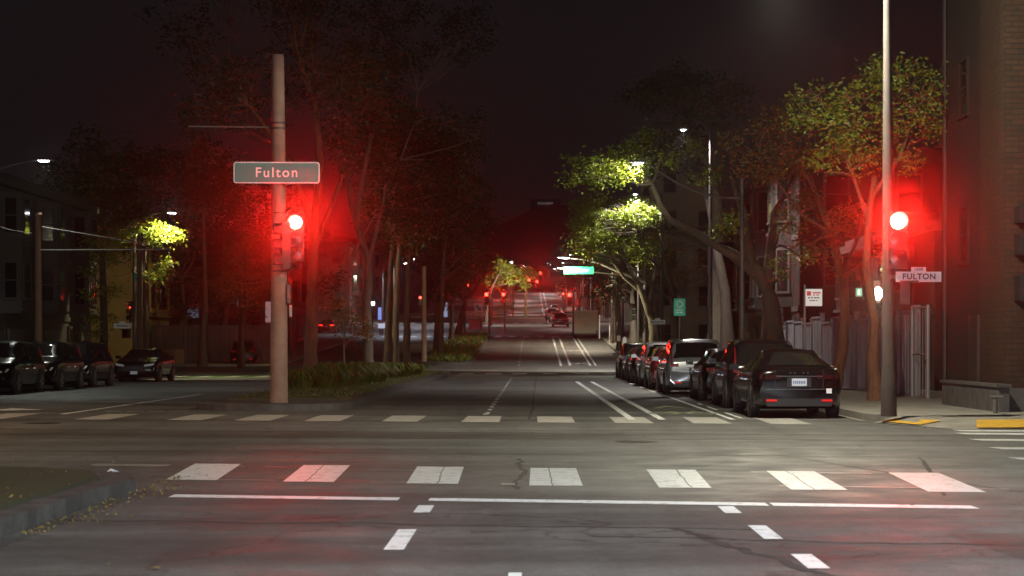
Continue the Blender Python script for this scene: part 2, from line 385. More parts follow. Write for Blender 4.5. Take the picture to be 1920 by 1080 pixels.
struct('bicycle_lane_marking', b, mat('pale_yellow_paint', (.55, .55, .38), .45, noise=.5, nscale=9))
b = MB(); bike(b, 3.4, 140); bike(b, 3.4, 163, 1.2)
for (x, w) in ((1.95, .16), (2.6, .16), (4.02, .14), (4.42, .14)): bar(b, x, w, 137, 198)
y = 137
while y < 198: bar(b, -1.02, .14, y, y+1.2); y += 5
for (x, w) in ((1.95, .25), (2.9, .25)): bar(b, x, w, 240, 560)
struct('upper_lane_lines_marking', b, M_PAINT)
b = MB()
cross_bars(b, (-3.7, -2.2, -.75, .95, 2.7, 4.3, 5.6), .8, 107.5, 4, -.1)
cross_bars(b, (-17.8, -16.4, -15, -13.5, -12, -10.5, -9.2), .62, 97, 4, -.02)
cross_bars(b, (-19.6, -21, -22.4, -23.6), .62, 99, 4, -.02)
for Y0, yy in ((0, 199), (0, 243), (0, 313), (0, 336)): cross_bars(b, [-3.6+1.45*k for k in range(7)], .7, yy, 3.4, 0); cross_bars(b, [-16.6+1.45*k for k in range(6)], .7, yy, 3.4, 0)
struct('upper_crosswalk_marking', b, M_PAINT)
b = MB(); mark(b, [(-17.4, 95), (-13.6, 95), (-13.6, 101), (-17.4, 101)], .0025); struct('green_road_marking', b, M_GREEN_PAINT)
b = MB()   # the crosswalk over Fulton on the right: bars lying across the picture
for (yy, xl_, d) in ((34.6, 7.6, .5), (33.4, 7.4, .55), (31.2, 7.15, .6), (28.6, 6.85, .62), (25.9, 6.5, .62), (23.3, 6.1, .6), (20.8, 5.8, .6)):
    mark(b, [(xl_, yy-d/2), (xl_+3.2, yy-d/2-.5), (xl_+3.1, yy+d/2-.5), (xl_-.1, yy+d/2)])
struct('side_crosswalk_marking', b, M_PAINT)
b = MB(); b.add([(7.6, 34.95, .008), (60, 34.95, .008), (60, 36.92, .143), (9.6, 36.92, .143), (8.4, 37.3, .143), (7.3, 36.2, .01)], [(0, 1, 2, 3, 4, 5)]); b.add([(7.3, 36.2, .01), (8.4, 37.3, .143), (7.3, 38.4, .143), (6.7, 38.2, .012)], [(0, 1, 2, 3)]); struct('corner_ramp', b, M_CONC)
b = MB()
def rz(y): return .008+(y-34.95)*.0685+.006
b.add([(8.05, 35.25, rz(35.25)), (10.6, 35.25, rz(35.25)), (10.6, 36.6, rz(36.6)), (8.35, 36.6, rz(36.6))], [(0, 1, 2, 3)])
b.add([(6.8, 38.05, .045), (7.25, 36.45, .035), (7.75, 36.9, .10), (7.15, 38.15, .10)], [(0, 1, 2, 3)])
struct('yellow_paving', b, M_YEL)
b = MB(); bar(b, 0, 0, 0, 0)
b = MB(); b.add([(6.60, 39.2, .007), (6.72, 39.1, .007), (6.70, 44, .007), (6.55, 44, .007)], [(0, 1, 2, 3)]); struct('edge_marking', b, M_PAINT_OLD)
# tar patches and seams
b = MB()
def strip(p, w0):
    for (ax, ay), (bx, by) in zip(p, p[1:]):
        w = w0*random.uniform(.5, 1.2)
        dx, dy = bx-ax, by-ay; l = math.hypot(dx, dy); nx, ny = -dy/l*w/2, dx/l*w/2
        b.add([(ax-nx, ay-ny, .0022), (bx-nx, by-ny, .0022), (bx+nx, by+ny, .0022), (ax+nx, ay+ny, .0022)], [(0, 1, 2, 3)])
def wander(x0, y0, x1, y1, w=.05, n=22, a=.10):
    p = []; ox = oy = 0
    for i in range(n+1):
        t = i/n; ox += random.uniform(-a, a); oy += random.uniform(-a, a); p.append((x0+(x1-x0)*t+ox*.6, y0+(y1-y0)*t+oy*.6))
    strip(p, w)
wander(-12, 35.5, 9, 32.6, .14, 60, .07); wander(-11, 33.2, 8, 30.9, .12, 40); wander(-9, 28.2, 8, 26, .05, 40)
wander(1.2, 16, 2.3, 12, .10); wander(-.2, 26, .1, 20, .07); wander(-4.2, 16.9, 2, 15.6, .05, 50, .09); wander(.5, 15.4, 6, 14.2, .04, 40, .09)
wander(3.3, 27, 5.2, 19.5, .04, 20, .05); wander(-3.6, 49, 6, 48, .10, 20); wander(-4, 54, 4.4, 53.4, .12, 20); wander(-.1, 40, .2, 100, .06, 40, .03); wander(-3.5, 66, 4, 65, .2)
wander(5.2, 26.3, 4.0, 19.5, .06, 20, .04); wander(-17, 52, -8, 51, .15)
struct('tar_seams_marking', b, mat('tar', (.055, .051, .048), .85, noise=.45, nscale=5))
b = MB()
b.add([(2.6, 24.8, .0015), (5.9, 24.2, .0015), (6.2, 27.2, .0015), (3.0, 27.9, .0015)], [(0, 1, 2, 3)])
b.add([(-12, 33.5, .0015), (1.6, 31.0, .0015), (1.6, 33.2, .0015), (-12, 36.4, .0015)], [(0, 1, 2, 3)])
b.add([(3.5, 12.9, .0015), (5.8, 12.6, .0015), (5.9, 15.6, .0015), (3.3, 15.6, .0015)], [(0, 1, 2, 3)])
b.add([(-4.1, 50, .0015), (1.2, 49.6, .0015), (1.2, 62, .0015), (-4.1, 62.6, .0015)], [(0, 1, 2, 3)])
struct('asphalt_patches', b, asphalt_mat('patched_asphalt', (.082, .073, .068), .6))
b = MB()
for (x, y, r, yy) in ((1.62, 30.6, .34, 0), (.35, 52, .33, 0), (-9.6, 38, .34, 0)):
    mark(b, [(x+r*math.cos(a*math.pi/10), y+r*math.sin(a*math.pi/10)) for a in range(20)], .004)
struct('manhole_cover', b, mat('cast_iron', (.05, .045, .04), .45, .5, noise=.4, nscale=20))

# ------------------------------------------------------------------ plants
def leaves(mb, cen, n, spread, size, flat=.75, droop=.5, up=False):
    """n leaf-sized faces round each of the given twig ends"""
    P = np.repeat(np.array(cen), n, 0)
    P = P+rng.normal(0, 1, P.shape)*np.array([spread, spread, spread*flat])
    N = len(P); th = rng.uniform(0, 2*math.pi, N); el = rng.uniform(-1.2, .25, N)*droop*1.6
    if up: el = rng.uniform(.2, 1.3, N)
    d = np.stack([np.cos(th)*np.cos(el), np.sin(th)*np.cos(el), np.sin(el)], 1)
    s = rng.normal(0, 1, (N, 3)); s = np.cross(d, s); s /= np.linalg.norm(s, axis=1)[:, None]+1e-9
    L = (size*rng.uniform(.6, 1.35, N))[:, None]; w = L*.21
    V = np.stack([P, P+d*L*.45+s*w, P+d*L, P+d*L*.45-s*w], 1).reshape(-1, 3)
    o = len(mb.v); mb.v += [tuple(v) for v in V]; mb.f += [(o+4*i, o+4*i+1, o+4*i+2, o+4*i+3) for i in range(N)]; mb.m += [0]*N
def curve(a, c, bend=.12, n=6, sag=0):
    a, c = Vector(a), Vector(c); l = (c-a).length; off = Vector((random.uniform(-1, 1), random.uniform(-1, 1), random.uniform(-.3, 1)))*l*bend
    off2 = Vector((random.uniform(-1, 1), random.uniform(-1, 1), random.uniform(-.5, .5)))*l*bend*.5
    return [a.lerp(c, t)+off*math.sin(math.pi*t)+off2*math.sin(2*math.pi*t) for t in [i/n for i in range(n+1)]]
def tree(name, label, base, trunk, r0, r1, blobs, lm, bm, leaf=.12, per=26, group=None, clump=1.0, limbs=(), cat='tree', extra_twigs=True, density=1.5):
    """trunk: list of points; limbs: list of (points, r0, r1); blobs: (centre, radius)"""
    root = thing(name, base, label, cat, group)
    t = MB(); c = MB()
    trunk = [Vector(p) for p in trunk]
    rad = [r0+(r1-r0)*i/(len(trunk)-1) for i in range(len(trunk))]; rad[0] *= 1.35
    if len(trunk) > 1: rad[1] *= 1.05
    fine = []; fr = []
    for i in range(len(trunk)-1):
        for k in range(4):
            q = k/4; fine.append(trunk[i].lerp(trunk[i+1], q)+Vector((random.uniform(-1, 1), random.uniform(-1, 1), 0))*rad[i]*.10); fr.append((rad[i]+(rad[i+1]-rad[i])*q)*random.uniform(.93, 1.06))
    fine.append(trunk[-1]); fr.append(rad[-1])
    t.tube(fine, fr, 10)
    nodes = [(p, r) for p, r in zip(trunk[1:], rad[1:])]
    for pts, a, e in limbs:
        pts = [Vector(p) for p in pts]; rr = [a+(e-a)*i/(len(pts)-1) for i in range(len(pts))]; t.tube(pts, rr, 8); nodes += list(zip(pts[1:], rr[1:]))
    for cen, br in blobs:
        cen = Vector(cen)
        p, r = min(nodes, key=lambda q: (q[0]-cen).length+(2 if q[0].z > cen.z+.5 else 0))
        pts = curve(p, cen, .13); rr = [min(r*.7, .03+br*.07)*(1-i/7*.75) for i in range(7)]
        t.tube(pts, rr, 6)
        k = max(4, int(9*br*br*clump)); tips = []
        for _ in range(k):
            d = Vector((random.gauss(0, 1), random.gauss(0, 1), random.gauss(0, .8))).normalized()*br*random.uniform(.45, 1.05)
            tip = cen+d; tips.append(tuple(tip))
            if extra_twigs: t.tube(curve(pts[random.choice((3, 4, 5, 6))], tip, .12, 3), [.012+br*.008, .012, .008, .005], 4, cap=False)
        leaves(c, tips, int(per*density), .19*max(1, br**.5)*(leaf/.12)**.3, leaf)
    t.build('trunk', bm, root, smooth=60); c.build('crown', lm, root)
    return root
def dense_crown(zc, Xs, Ys, Zs, r, n):
    return [(Vector((random.uniform(*Xs), random.uniform(*Ys), random.uniform(*Zs))), random.uniform(r*.7, r*1.25)) for _ in range(n)]
GM = 'street trees along the right pavement'; GL = 'tall trees planted on the median'; GB = 'dark trees behind the left corner'
def jig(p, a): return Vector(p)+Vector((random.uniform(-a, a), random.uniform(-a, a), random.uniform(-a, a)*.5))
# right pavement, nearest first
Y = 49
bl = [(W(x, y-22, Y+random.uniform(-1.5, 1)), r) for x, y, r in ((1515, 190, .4), (1540, 235, .55), (1600, 205, .55), (1590, 265, .6), (1640, 190, .5), (1700, 165, .6), (1735, 205, .55), (1680, 240, .6), (1560, 300, .5), (1620, 320, .5), (1535, 330, .35), (1745, 260, .4), (1700, 310, .45), (1765, 175, .25), (1505, 240, .3), (1650, 150, .3))]
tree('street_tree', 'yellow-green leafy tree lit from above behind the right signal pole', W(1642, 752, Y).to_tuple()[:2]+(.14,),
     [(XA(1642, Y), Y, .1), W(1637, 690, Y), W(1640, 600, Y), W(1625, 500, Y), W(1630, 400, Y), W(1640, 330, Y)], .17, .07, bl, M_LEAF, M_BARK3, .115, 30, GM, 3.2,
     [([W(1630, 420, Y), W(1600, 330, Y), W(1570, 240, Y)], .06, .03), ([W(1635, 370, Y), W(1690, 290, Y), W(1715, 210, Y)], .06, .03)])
Y = 58
bl = [(W(x, y, Y+random.uniform(-2, 2)), r) for x, y, r in ((1390, 270, .6), (1430, 240, .7), (1470, 270, .7), (1400, 320, .55), (1450, 320, .7), (1500, 300, .7), (1530, 380, .6), (1560, 430, .6), (1480, 390, .5), (1520, 470, .5), (1600, 400, .6), (1580, 500, .4), (1650, 470, .5), (1470, 215, .5))]
tree('street_tree', 'leaning rust-tinted tree rising between the grey fence and the parked sedan', (XA(1570, Y), Y, .14),
     [(XA(1562, Y), Y, .1), W(1575, 680, Y), W(1585, 600, Y), W(1580, 520, Y), W(1560, 440, Y), W(1520, 340, Y)], .2, .08, bl, M_LEAF_R, M_BARK3, .12, 28, GM, 2.4,
     [([W(1580, 520, Y), W(1610, 440, Y), W(1620, 380, Y)], .08, .03), ([W(1560, 440, Y), W(1500, 400, Y), W(1450, 330, Y)], .07, .03)])
Y = 72
bl = [(W(x, y, 66.2+random.uniform(-1.3, 1.3)), r) for x, y, r in ((1185, 312, .35), (1200, 296, .3), (1165, 325, .4), (1120, 335, .4), (1085, 305, .3), (1105, 318, .5), (1130, 300, .5), (1150, 320, .5), (1175, 300, .4), (1190, 275, .35), (1200, 318, .3), (1075, 335, .25), (1160, 285, .35), (1210, 250, .25))]
bl += [(W(x, y, 72+random.uniform(-2, 3)), r) for x, y, r in ((1330, 330, .5), (1360, 420, .6), (1480, 420, .5), (1500, 480, .4), (1250, 290, .35), (1300, 270, .35), (1470, 500, .4))]
tree('street_tree', 'big dark forked tree with a pale bare limb reaching over the road', (XA(1450, Y), Y, .14),
     [(XA(1452, Y), Y, .1), W(1447, 600, Y), W(1440, 540, Y), W(1405, 480, Y), W(1395, 400, Y), W(1370, 330, Y)], .42, .10, bl, M_LEAF, M_BARK, .14, 28, GM, 3.0,
     [([W(1425, 520, Y), W(1375, 478, Y), W(1335, 455, Y), W(1290, 430, 71), W(1255, 412, 70), W(1238, 385, 69.5), W(1222, 345, 69), W(1190, 310, 68)], .22, .06),
      ([W(1440, 540, Y), W(1445, 470, Y), W(1452, 400, Y), W(1490, 330, Y)], .26, .05), ([W(1350, 455, Y), W(1345, 380, 72), W(1340, 320, 72)], .3, .1)])
Y = 118
bl = [(W(x, y, Y+random.uniform(-1.5, 2)), r) for x, y, r in ((1105, 440, 1.0), (1135, 420, 1.0), (1160, 455, .9), (1110, 405, .8), (1145, 385, .7), (1100, 420, .9), (1120, 400, .9), (1150, 400, .9), (1125, 445, 1.0), (1150, 440, 1.0), (1090, 455, .8), (1175, 430, .9), (1195, 400, .7), (1140, 470, .8), (1190, 460, .8), (1070, 470, .5), (1220, 430, .8), (1215, 480, .7))]
tree('street_tree', 'bright yellow-green tree arching over the mast arm at the next crossing', (XA(1232, Y), Y, .14),
     [(XA(1232, Y), Y, .1), W(1222, 600, Y), W(1205, 550, Y), W(1180, 500, Y), W(1160, 460, Y)], .3, .1, bl, M_LEAF, M_BARK2, .2, 26, GM, 2.0,
     [([W(1205, 550, Y), W(1170, 520, Y), W(1135, 470, Y), W(1115, 440, Y)], .12, .05), ([W(1215, 580, Y), W(1230, 500, Y), W(1215, 430, Y)], .15, .06)])
Y = 92
bl = [(W(x, y, Y+random.uniform(-2, 3)), r) for x, y, r in ((1330, 430, .6), (1370, 410, .7), (1390, 450, .7), (1320, 470, .6), (1270, 430, .6), (1260, 470, .6), (1420, 430, .6), (1300, 500, .5), (1240, 440, .6))]
tree('street_tree', 'brown thick-trunked tree standing right behind the silver minivan', (XA(1345, Y), Y, .14),
     [(XA(1345, Y), Y, .1), W(1345, 600, Y), W(1342, 520, Y), W(1335, 470, Y), W(1330, 420, Y)], .5, .2, bl, M_LEAF_R, M_BARK2, .18, 20, GM, 1.0)
Y = 140
bl = [(W(x, y, Y+random.uniform(-2, 3)), r) for x, y, r in ((1180, 520, .9), (1200, 500, 1), (1150, 510, .9), (1230, 520, 1), (1170, 545, .8), (1260, 510, 1.1), (1130, 530, .7))]
tree('street_tree', 'low bushy tree seen under the mast arm past the crossing', (XA(1190, Y), Y, g(Y)+.14),
     [(XA(1190, Y), Y, g(Y)), W(1188, 600, Y), W(1185, 550, Y), W(1195, 510, Y)], .25, .1, bl, M_LEAF_D, M_BARK2, .26, 20, GM)
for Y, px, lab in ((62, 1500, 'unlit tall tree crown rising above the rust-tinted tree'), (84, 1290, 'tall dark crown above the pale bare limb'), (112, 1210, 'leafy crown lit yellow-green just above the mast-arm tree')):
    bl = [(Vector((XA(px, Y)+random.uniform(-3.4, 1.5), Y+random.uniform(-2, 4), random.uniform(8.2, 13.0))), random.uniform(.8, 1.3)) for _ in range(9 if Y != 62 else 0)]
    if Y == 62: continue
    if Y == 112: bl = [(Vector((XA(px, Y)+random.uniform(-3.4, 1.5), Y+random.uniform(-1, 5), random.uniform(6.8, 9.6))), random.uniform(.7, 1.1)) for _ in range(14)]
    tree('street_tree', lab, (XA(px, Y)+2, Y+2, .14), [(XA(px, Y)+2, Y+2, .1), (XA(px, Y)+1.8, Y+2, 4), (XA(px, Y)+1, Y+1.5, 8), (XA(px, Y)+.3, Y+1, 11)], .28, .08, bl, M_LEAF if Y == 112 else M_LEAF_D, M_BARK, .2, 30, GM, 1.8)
for i, (Y, px) in enumerate(((160, 1160), (178, 1150), (186, 1185), (262, 1085))):
    X = XA(px, Y); z = g(Y)
    bl = [(Vector((X+random.uniform(-2, 2), Y+random.uniform(-2, 2), z+random.uniform(4.2, 7.5))), random.uniform(.9, 1.3)) for _ in range(8)]
    tree('street_tree', ['slim-trunked tree first up the right slope past the crossing', 'second tree up the right slope beside the white van', 'third tree up the right slope by the houses', 'farthest tree up the right slope behind the white van'][i], (X, Y, z+.14), [(X, Y, z), (X+.1, Y, z+2), (X-.1, Y, z+4.5), (X, Y, z+6)], .22, .08, bl, M_LEAF_D, M_BARK2, .32, 18, GM)

# median
def crown_pts(lst, Y, dy=3): return [(W(x, y, Y+random.uniform(-dy, dy)), r) for x, y, r in lst]
Y = 66
bl = crown_pts([(random.uniform(330, 700), random.uniform(-60, 250), random.uniform(.8, 1.25)) for _ in range(26)], Y)
bl += crown_pts([(470, 330, .5), (620, 520, .35), (640, 300, .4)], Y)
tree('median_tree', 'reddish thick-trunked tree just behind the left signal pole', (XA(580, Y), Y, .17),
     [(XA(581, Y), Y, .12), W(581, 690, Y), W(584, 620, Y), W(586, 540, Y), W(590, 430, Y), W(600, 300, Y), W(590, 180, Y)], .26, .10, bl, M_LEAF_D, M_BARK3, .17, 24, GL, .9,
     [([W(588, 470, Y), W(640, 340, Y), W(660, 230, Y)], .12, .04), ([W(590, 430, Y), W(540, 300, Y), W(470, 200, Y)], .12, .05)])
Y = 86
bl = crown_pts([(random.uniform(600, 900), random.uniform(-40, 260), random.uniform(.9, 1.4)) for _ in range(24)], Y)
bl += crown_pts([(760, 330, .8), (720, 400, .6), (800, 400, .7), (730, 300, .7), (810, 300, .7)], Y)
tree('median_tree', 'tall median tree with pale forking limbs, second behind the left signal pole', (XA(690, Y), Y, .17),
     [(XA(690, Y), Y, .12), W(690, 660, Y), W(688, 560, Y), W(692, 490, Y), W(668, 420, Y), W(680, 330, Y), W(700, 240, Y)], .24, .1, bl, M_LEAF_D, M_BARK2, .2, 22, GL, .9,
     [([W(668, 430, Y), W(655, 370, Y), W(655, 290, Y), W(665, 230, Y)], .09, .04), ([W(692, 490, Y), W(725, 350, Y), W(750, 300, Y), W(778, 230, Y), W(783, 170, Y)], .10, .03), ([W(660, 480, Y), W(705, 400, Y), W(755, 330, Y)], .07, .03)])
k = 0
labs = ['slim dark trunk between the second median tree and the grey kerb pole', 'pale thin trunk beside the slim dark median trunk', 'dark trunk just left of the tall lit pole on the median', 'trunk just right of the tall lit pole on the median', 'distant median tree over the grass strip', 'farther median tree at the top of the grass strip']
for (px, Y, top) in ((728, 98, 280), (741, 101, 320), (762, 112, 300), (826, 148, 380), (818, 160, 400), (846, 178, 420)):
    z = g(Y)
    bl = crown_pts([(px+random.uniform(-55, 110)*100/Y, random.uniform(top-80, top+150), random.uniform(1.0, 1.5)) for _ in range(15)], Y)
    tree('median_tree', labs[k], (XA(px, Y), Y, z+.17), [(XA(px, Y), Y, z+.1), W(px+1, 600, Y), W(px+4, 520, Y), W(px+10, 440, Y), W(px+12, top+40, Y)], .2, .08, bl, M_LEAF_D, M_BARK2 if k == 1 else M_BARK, .28, 18, GL, .8); k += 1
Y = 192
tree('median_tree', 'bare dark tree leaning right at the far end of the grass median', (XA(860, Y), Y, g(Y)+.17), [(XA(858, Y), Y, g(Y)), W(866, 590, Y), W(875, 560, Y), W(888, 545, Y), W(900, 525, Y)], .3, .12,
     crown_pts([(900, 505, .8), (850, 500, .8), (880, 490, .9)], Y), M_LEAF_D, M_BARK, .3, 12, GL, .7, [([W(871, 568, Y), W(855, 545, Y), W(850, 520, Y)], .14, .06)])
Y = 236
tree('median_tree', 'white-lit tree beside the far red signals', (XA(915, Y), Y, g(Y)+.17), [(XA(913, Y), Y, g(Y)), W(916, 570, Y), W(922, 540, Y), W(935, 515, Y)], .22, .1,
     crown_pts([(945, 500, .9), (960, 510, 1.0), (975, 520, 1.0), (935, 520, 1.0), (985, 528, .8), (955, 528, .8), (940, 490, .5), (925, 530, .8)], Y, 2), M_LEAF, M_BARK2, .36, 20, GL, 1.2)
Y = 300
tree('median_tree', 'small yellow-lit tree between the highest red signals', (XA(985, Y), Y, g(Y)+.17), [(XA(985, Y), Y, g(Y)), W(985, 560, Y), W(986, 530, Y), W(988, 512, Y)], .22, .1,
     crown_pts([(985, 508, 1.0), (995, 515, .9), (978, 512, .9)], Y, 2), M_LEAF_R, M_BARK2, .4, 16, GL, 1.0)
# sapling with a leaning stake
Y = 76
tree('sapling', 'thin staked sapling with green and rust leaves on the median', (XA(645, Y), Y, .17), [(XA(646, Y), Y, .15), W(645, 650, Y), W(647, 600, Y), W(650, 570, Y)], .035, .02,
     crown_pts([(630, 590, .3), (660, 585, .35), (650, 610, .35), (675, 600, .3), (640, 570, .3), (665, 625, .25), (690, 620, .2), (615, 575, .25)], Y, .4), M_LEAF_R, M_BARK2, .13, 26, None, 2.0)
# left corner trees
Y = 95
bl = crown_pts([(235, 440, .3), (255, 425, .3), (270, 432, .4), (290, 432, .45), (310, 438, .45), (328, 440, .35), (300, 450, .35), (228, 450, .3)], Y, .6)
bl += crown_pts([(280, 520, .5), (320, 500, .6)], Y, 1)
tree('corner_tree', 'tree with brightly lit yellow leaves around the left corner lamp', (XA(275, 97), 97, .14), [(XA(275, 97), 97, .1), W(274, 600, 97), W(270, 520, 97), W(272, 470, 97)], .16, .08, bl, M_LEAF, M_BARK, .19, 24, None, 1.4)
Y = 88
bl = crown_pts([(175, 470, .35), (170, 510, .35), (190, 485, .35), (205, 480, .35), (172, 550, .3), (178, 590, .3), (205, 545, .3), (180, 625, .25), (215, 470, .3), (168, 445, .2), (200, 600, .25)], Y, .8)
tree('corner_tree', 'slender green tree with hanging leaves beside the left house', (XA(194, Y), Y, .14), [(XA(195, Y), Y, .1), W(195, 620, Y), W(194, 540, Y), W(192, 475, Y)], .18, .14, bl, M_LEAF, M_BARK, .17, 26, None, 1.5)
Y = 118
bl = crown_pts([(465, 440, .3), (470, 448, .3)], Y, .3)
bl += crown_pts([(440, 470, .8), (480, 480, .8), (455, 510, .9), (500, 520, .9), (420, 500, .8), (440, 545, .8), (480, 560, .8), (400, 540, .8)], Y+2, 1.5)
tree('corner_tree', 'dim rust-coloured tree with one lit sprig, left of the signal pole', (XA(450, Y+14), Y+14, .4), [(XA(452, Y+14), Y+14, .1), W(452, 620, Y+10), W(455, 560, Y+4), W(460, 480, Y+1)], .2, .08, bl, M_LEAF_R, M_BARK, .24, 20, None, 1.0)
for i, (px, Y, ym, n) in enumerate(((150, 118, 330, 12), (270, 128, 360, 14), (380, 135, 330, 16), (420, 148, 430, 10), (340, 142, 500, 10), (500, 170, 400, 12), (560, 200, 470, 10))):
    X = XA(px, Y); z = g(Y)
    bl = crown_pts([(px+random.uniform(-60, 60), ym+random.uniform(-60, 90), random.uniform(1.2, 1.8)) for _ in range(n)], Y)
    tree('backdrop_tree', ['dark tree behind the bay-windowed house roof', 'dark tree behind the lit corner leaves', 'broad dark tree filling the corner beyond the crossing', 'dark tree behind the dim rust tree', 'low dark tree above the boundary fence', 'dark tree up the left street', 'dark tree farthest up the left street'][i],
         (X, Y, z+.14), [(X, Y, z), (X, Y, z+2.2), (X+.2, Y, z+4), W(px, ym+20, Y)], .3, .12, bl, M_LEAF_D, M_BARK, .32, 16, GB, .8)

# strap-leaved plants on the median
def clump(name, label, X, Y, r, h, n, lm=M_LEAF_B):
    o = thing(name, (X, Y, .19), label, 'plant', 'strap-leaved plants on the median'); mb = MB()
    for _ in range(n):
        a = random.uniform(0, 2*math.pi); rr = random.uniform(0, r*.5); p = Vector((X+rr*math.cos(a), Y+rr*math.sin(a), .18)); a += random.uniform(-.6, .6)
        L = h*random.uniform(.7, 1.4); d = Vector((math.cos(a), math.sin(a), 0)); s = Vector((-d.y, d.x, 0))*.034
        pts = [p, p+d*L*.3+Vector((0, 0, L*.55)), p+d*L*.65+Vector((0, 0, L*.7)), p+d*L*1.0+Vector((0, 0, L*.4))]
        mb.add([pts[0]-s, pts[0]+s, pts[1]+s*1.2, pts[1]-s*1.2, pts[2]+s, pts[2]-s, pts[3]], [(0, 1, 2, 3), (3, 2, 4, 5), (5, 4, 6)])
    mb.build('leaves', lm, o); return o
cl_all = [(565, 61, 'spiky clump touching the foot of the red-barked tree on its left', .55), (608, 62.5, 'low clump right of the red-barked trunk', .6), (632, 64, 'clump under the staked sapling', .7), (655, 66, 'clump just right of the sapling stake', .75), (678, 69, 'wide clump at the foot of the second median tree', .7), (700, 72, 'clump right of the second median tree', .6), (720, 78, 'clump in the middle of the median planting', .6), (745, 82, 'clump near the slim dark trunks', .6), (770, 88, 'last clump before the paved median end', .5), (640, 70, 'clump hidden low behind the sapling', .7), (668, 76, 'clump between the two big median trunks', .7), (700, 88, 'back clump behind the second median tree', .7)]
cl = [c_ for c_ in cl_all if not ('hidden' in c_[2] or 'between the two' in c_[2] or 'back clump' in c_[2] or 'middle' in c_[2])]
for px, Y, lab, h in cl: clump('strap_leaf_plant', lab, max(-7.6, min(-4.9, XA(px, Y))), Y, .85, h*1.15, 170)
b = MB(); pts = [(random.uniform(-7.8, -4.75), random.uniform(50, 103), .19) for _ in range(3600)]
leaves(b, pts, 3, .05, .06, up=True); tag(b.build('grass_tufts', M_LEAF_B), 'short weedy grass and litter covering the median bed', 'grass', None, 'stuff')
b = MB(); pts = [(random.uniform(-7.8, -4.75), y, g(y)+.19) for y in [random.uniform(140, 199) for _ in range(5000)]]
leaves(b, pts, 3, .1, .28, up=True); tag(b.build('median_grass', M_LEAF_B), 'green ground cover on the upper median strip', 'grass', None, 'stuff')
M_LITTER = leaf_mat('fallen_leaf_litter', (.26, .19, .05), (.14, .09, .03), .1)
b = MB(); pts = []
for _ in range(330):
    t = random.random(); yy = 15.3+t*6.9; xx = -4.08+abs(random.gauss(0, .10))*(1+1.2*math.sin(t*7)**2); pts.append((xx, yy, .012+random.uniform(0, .02)))
for _ in range(160): pts.append((random.uniform(-7, -4.4), random.uniform(15, 22.5), .2))
for p in pts:
    a = random.uniform(0, 6.28); s = random.uniform(.010, .024); q = [Vector(p)+Vector((math.cos(a+k*1.57)*s*(1 if k % 2 else .5), math.sin(a+k*1.57)*s*(1 if k % 2 else .5), random.uniform(-.008, .02))) for k in range(4)]
    b.add(q, [(0, 1, 2, 3)])
tag(b.build('fallen_leaves', M_LITTER), 'yellow fallen leaves gathered along the near median kerb', 'leaves', None, 'stuff')
b = MB()
for _ in range(260):
    p = Vector((random.uniform(-17, 6.5), random.uniform(13, 90)**1.0, .008)); a = random.uniform(0, 6.28); s = random.uniform(.012, .03)
    b.add([p+Vector((math.cos(a+k*1.57)*s, math.sin(a+k*1.57)*s, random.uniform(0, .012))) for k in range(4)], [(0, 1, 2, 3)])
tag(b.build('street_litter', M_LITTER), 'scattered leaf crumbs on the asphalt', 'litter', None, 'stuff')
b = MB(); pp = Vector(W(208, 888, 20.3)); pp.z = .19
b.add([pp+Vector((-.08, 0, 0))*.55, pp+Vector((.02, -.05, .03))*.55, pp+Vector((.12, 0, .01))*.55, pp+Vector((.03, .06, .05))*.55, pp+Vector((-.02, .03, .06))*.55], [(0, 1, 4), (1, 2, 3, 4)])
b.add([pp+Vector((.0, 0.02, 0))*.55, pp+Vector((.07, -.06, .05))*.55, pp+Vector((.16, .03, .0))*.55], [(0, 1, 2)])
tag(b.build('crumpled_paper', M_SIGNW), 'crumpled white paper scrap on the near median tip', 'litter')

# ------------------------------------------------------------------ lamps, signals, poles
WARM = (1.0, .86, .62); SOD = (1, .70, .40); COOL = (.86, .93, 1.0); GRN = (1.0, .95, .62)
GLAMP = 'street lamps'
def cobra_head(root, p, d, size=.55, em=M_LED):
    """flat lamp head at p pointing along d"""
    d = Vector((d[0], d[1], 0)).normalized(); s = Vector((-d.y, d.x, 0)); h = MB(); q = MB()
    pts = [(-.1, .06, .05), (.1, .14, .09), (size, .15, .08), (size+.12, .08, .04)]
    vs = []
    for u, w, t in pts:
        for a, c in ((-w, 0), (w, 0), (w*.7, t), (-w*.7, t)): vs.append(Vector(p)+d*u+s*a+Vector((0, 0, c)))
    fs = [(0, 1, 2, 3), (12, 15, 14, 13)]+[(i*4+k, (i+1)*4+k, (i+1)*4+(k+1) % 4, i*4+(k+1) % 4) for i in range(3) for k in range(4)]
    h.add(vs, fs); hd = h.build('lamp_head', M_STEEL, root)
    c = Vector(p)+d*size*.55; q.add([c+d*a*size*.36+s*e*.10+Vector((0, 0, -.012-.025*(1-f))) for a, e, f in ((-1, -1, 1), (1, -1, 1), (1, 1, 1), (-1, 1, 1), (-.7, -.7, 0), (.7, -.7, 0), (.7, .7, 0), (-.7, .7, 0))],
          [(4, 5, 6, 7), (0, 1, 5, 4), (1, 2, 6, 5), (2, 3, 7, 6), (3, 0, 4, 7)])
    q.build('lamp_lens', em, root)
    return c+Vector((0, 0, -.1))
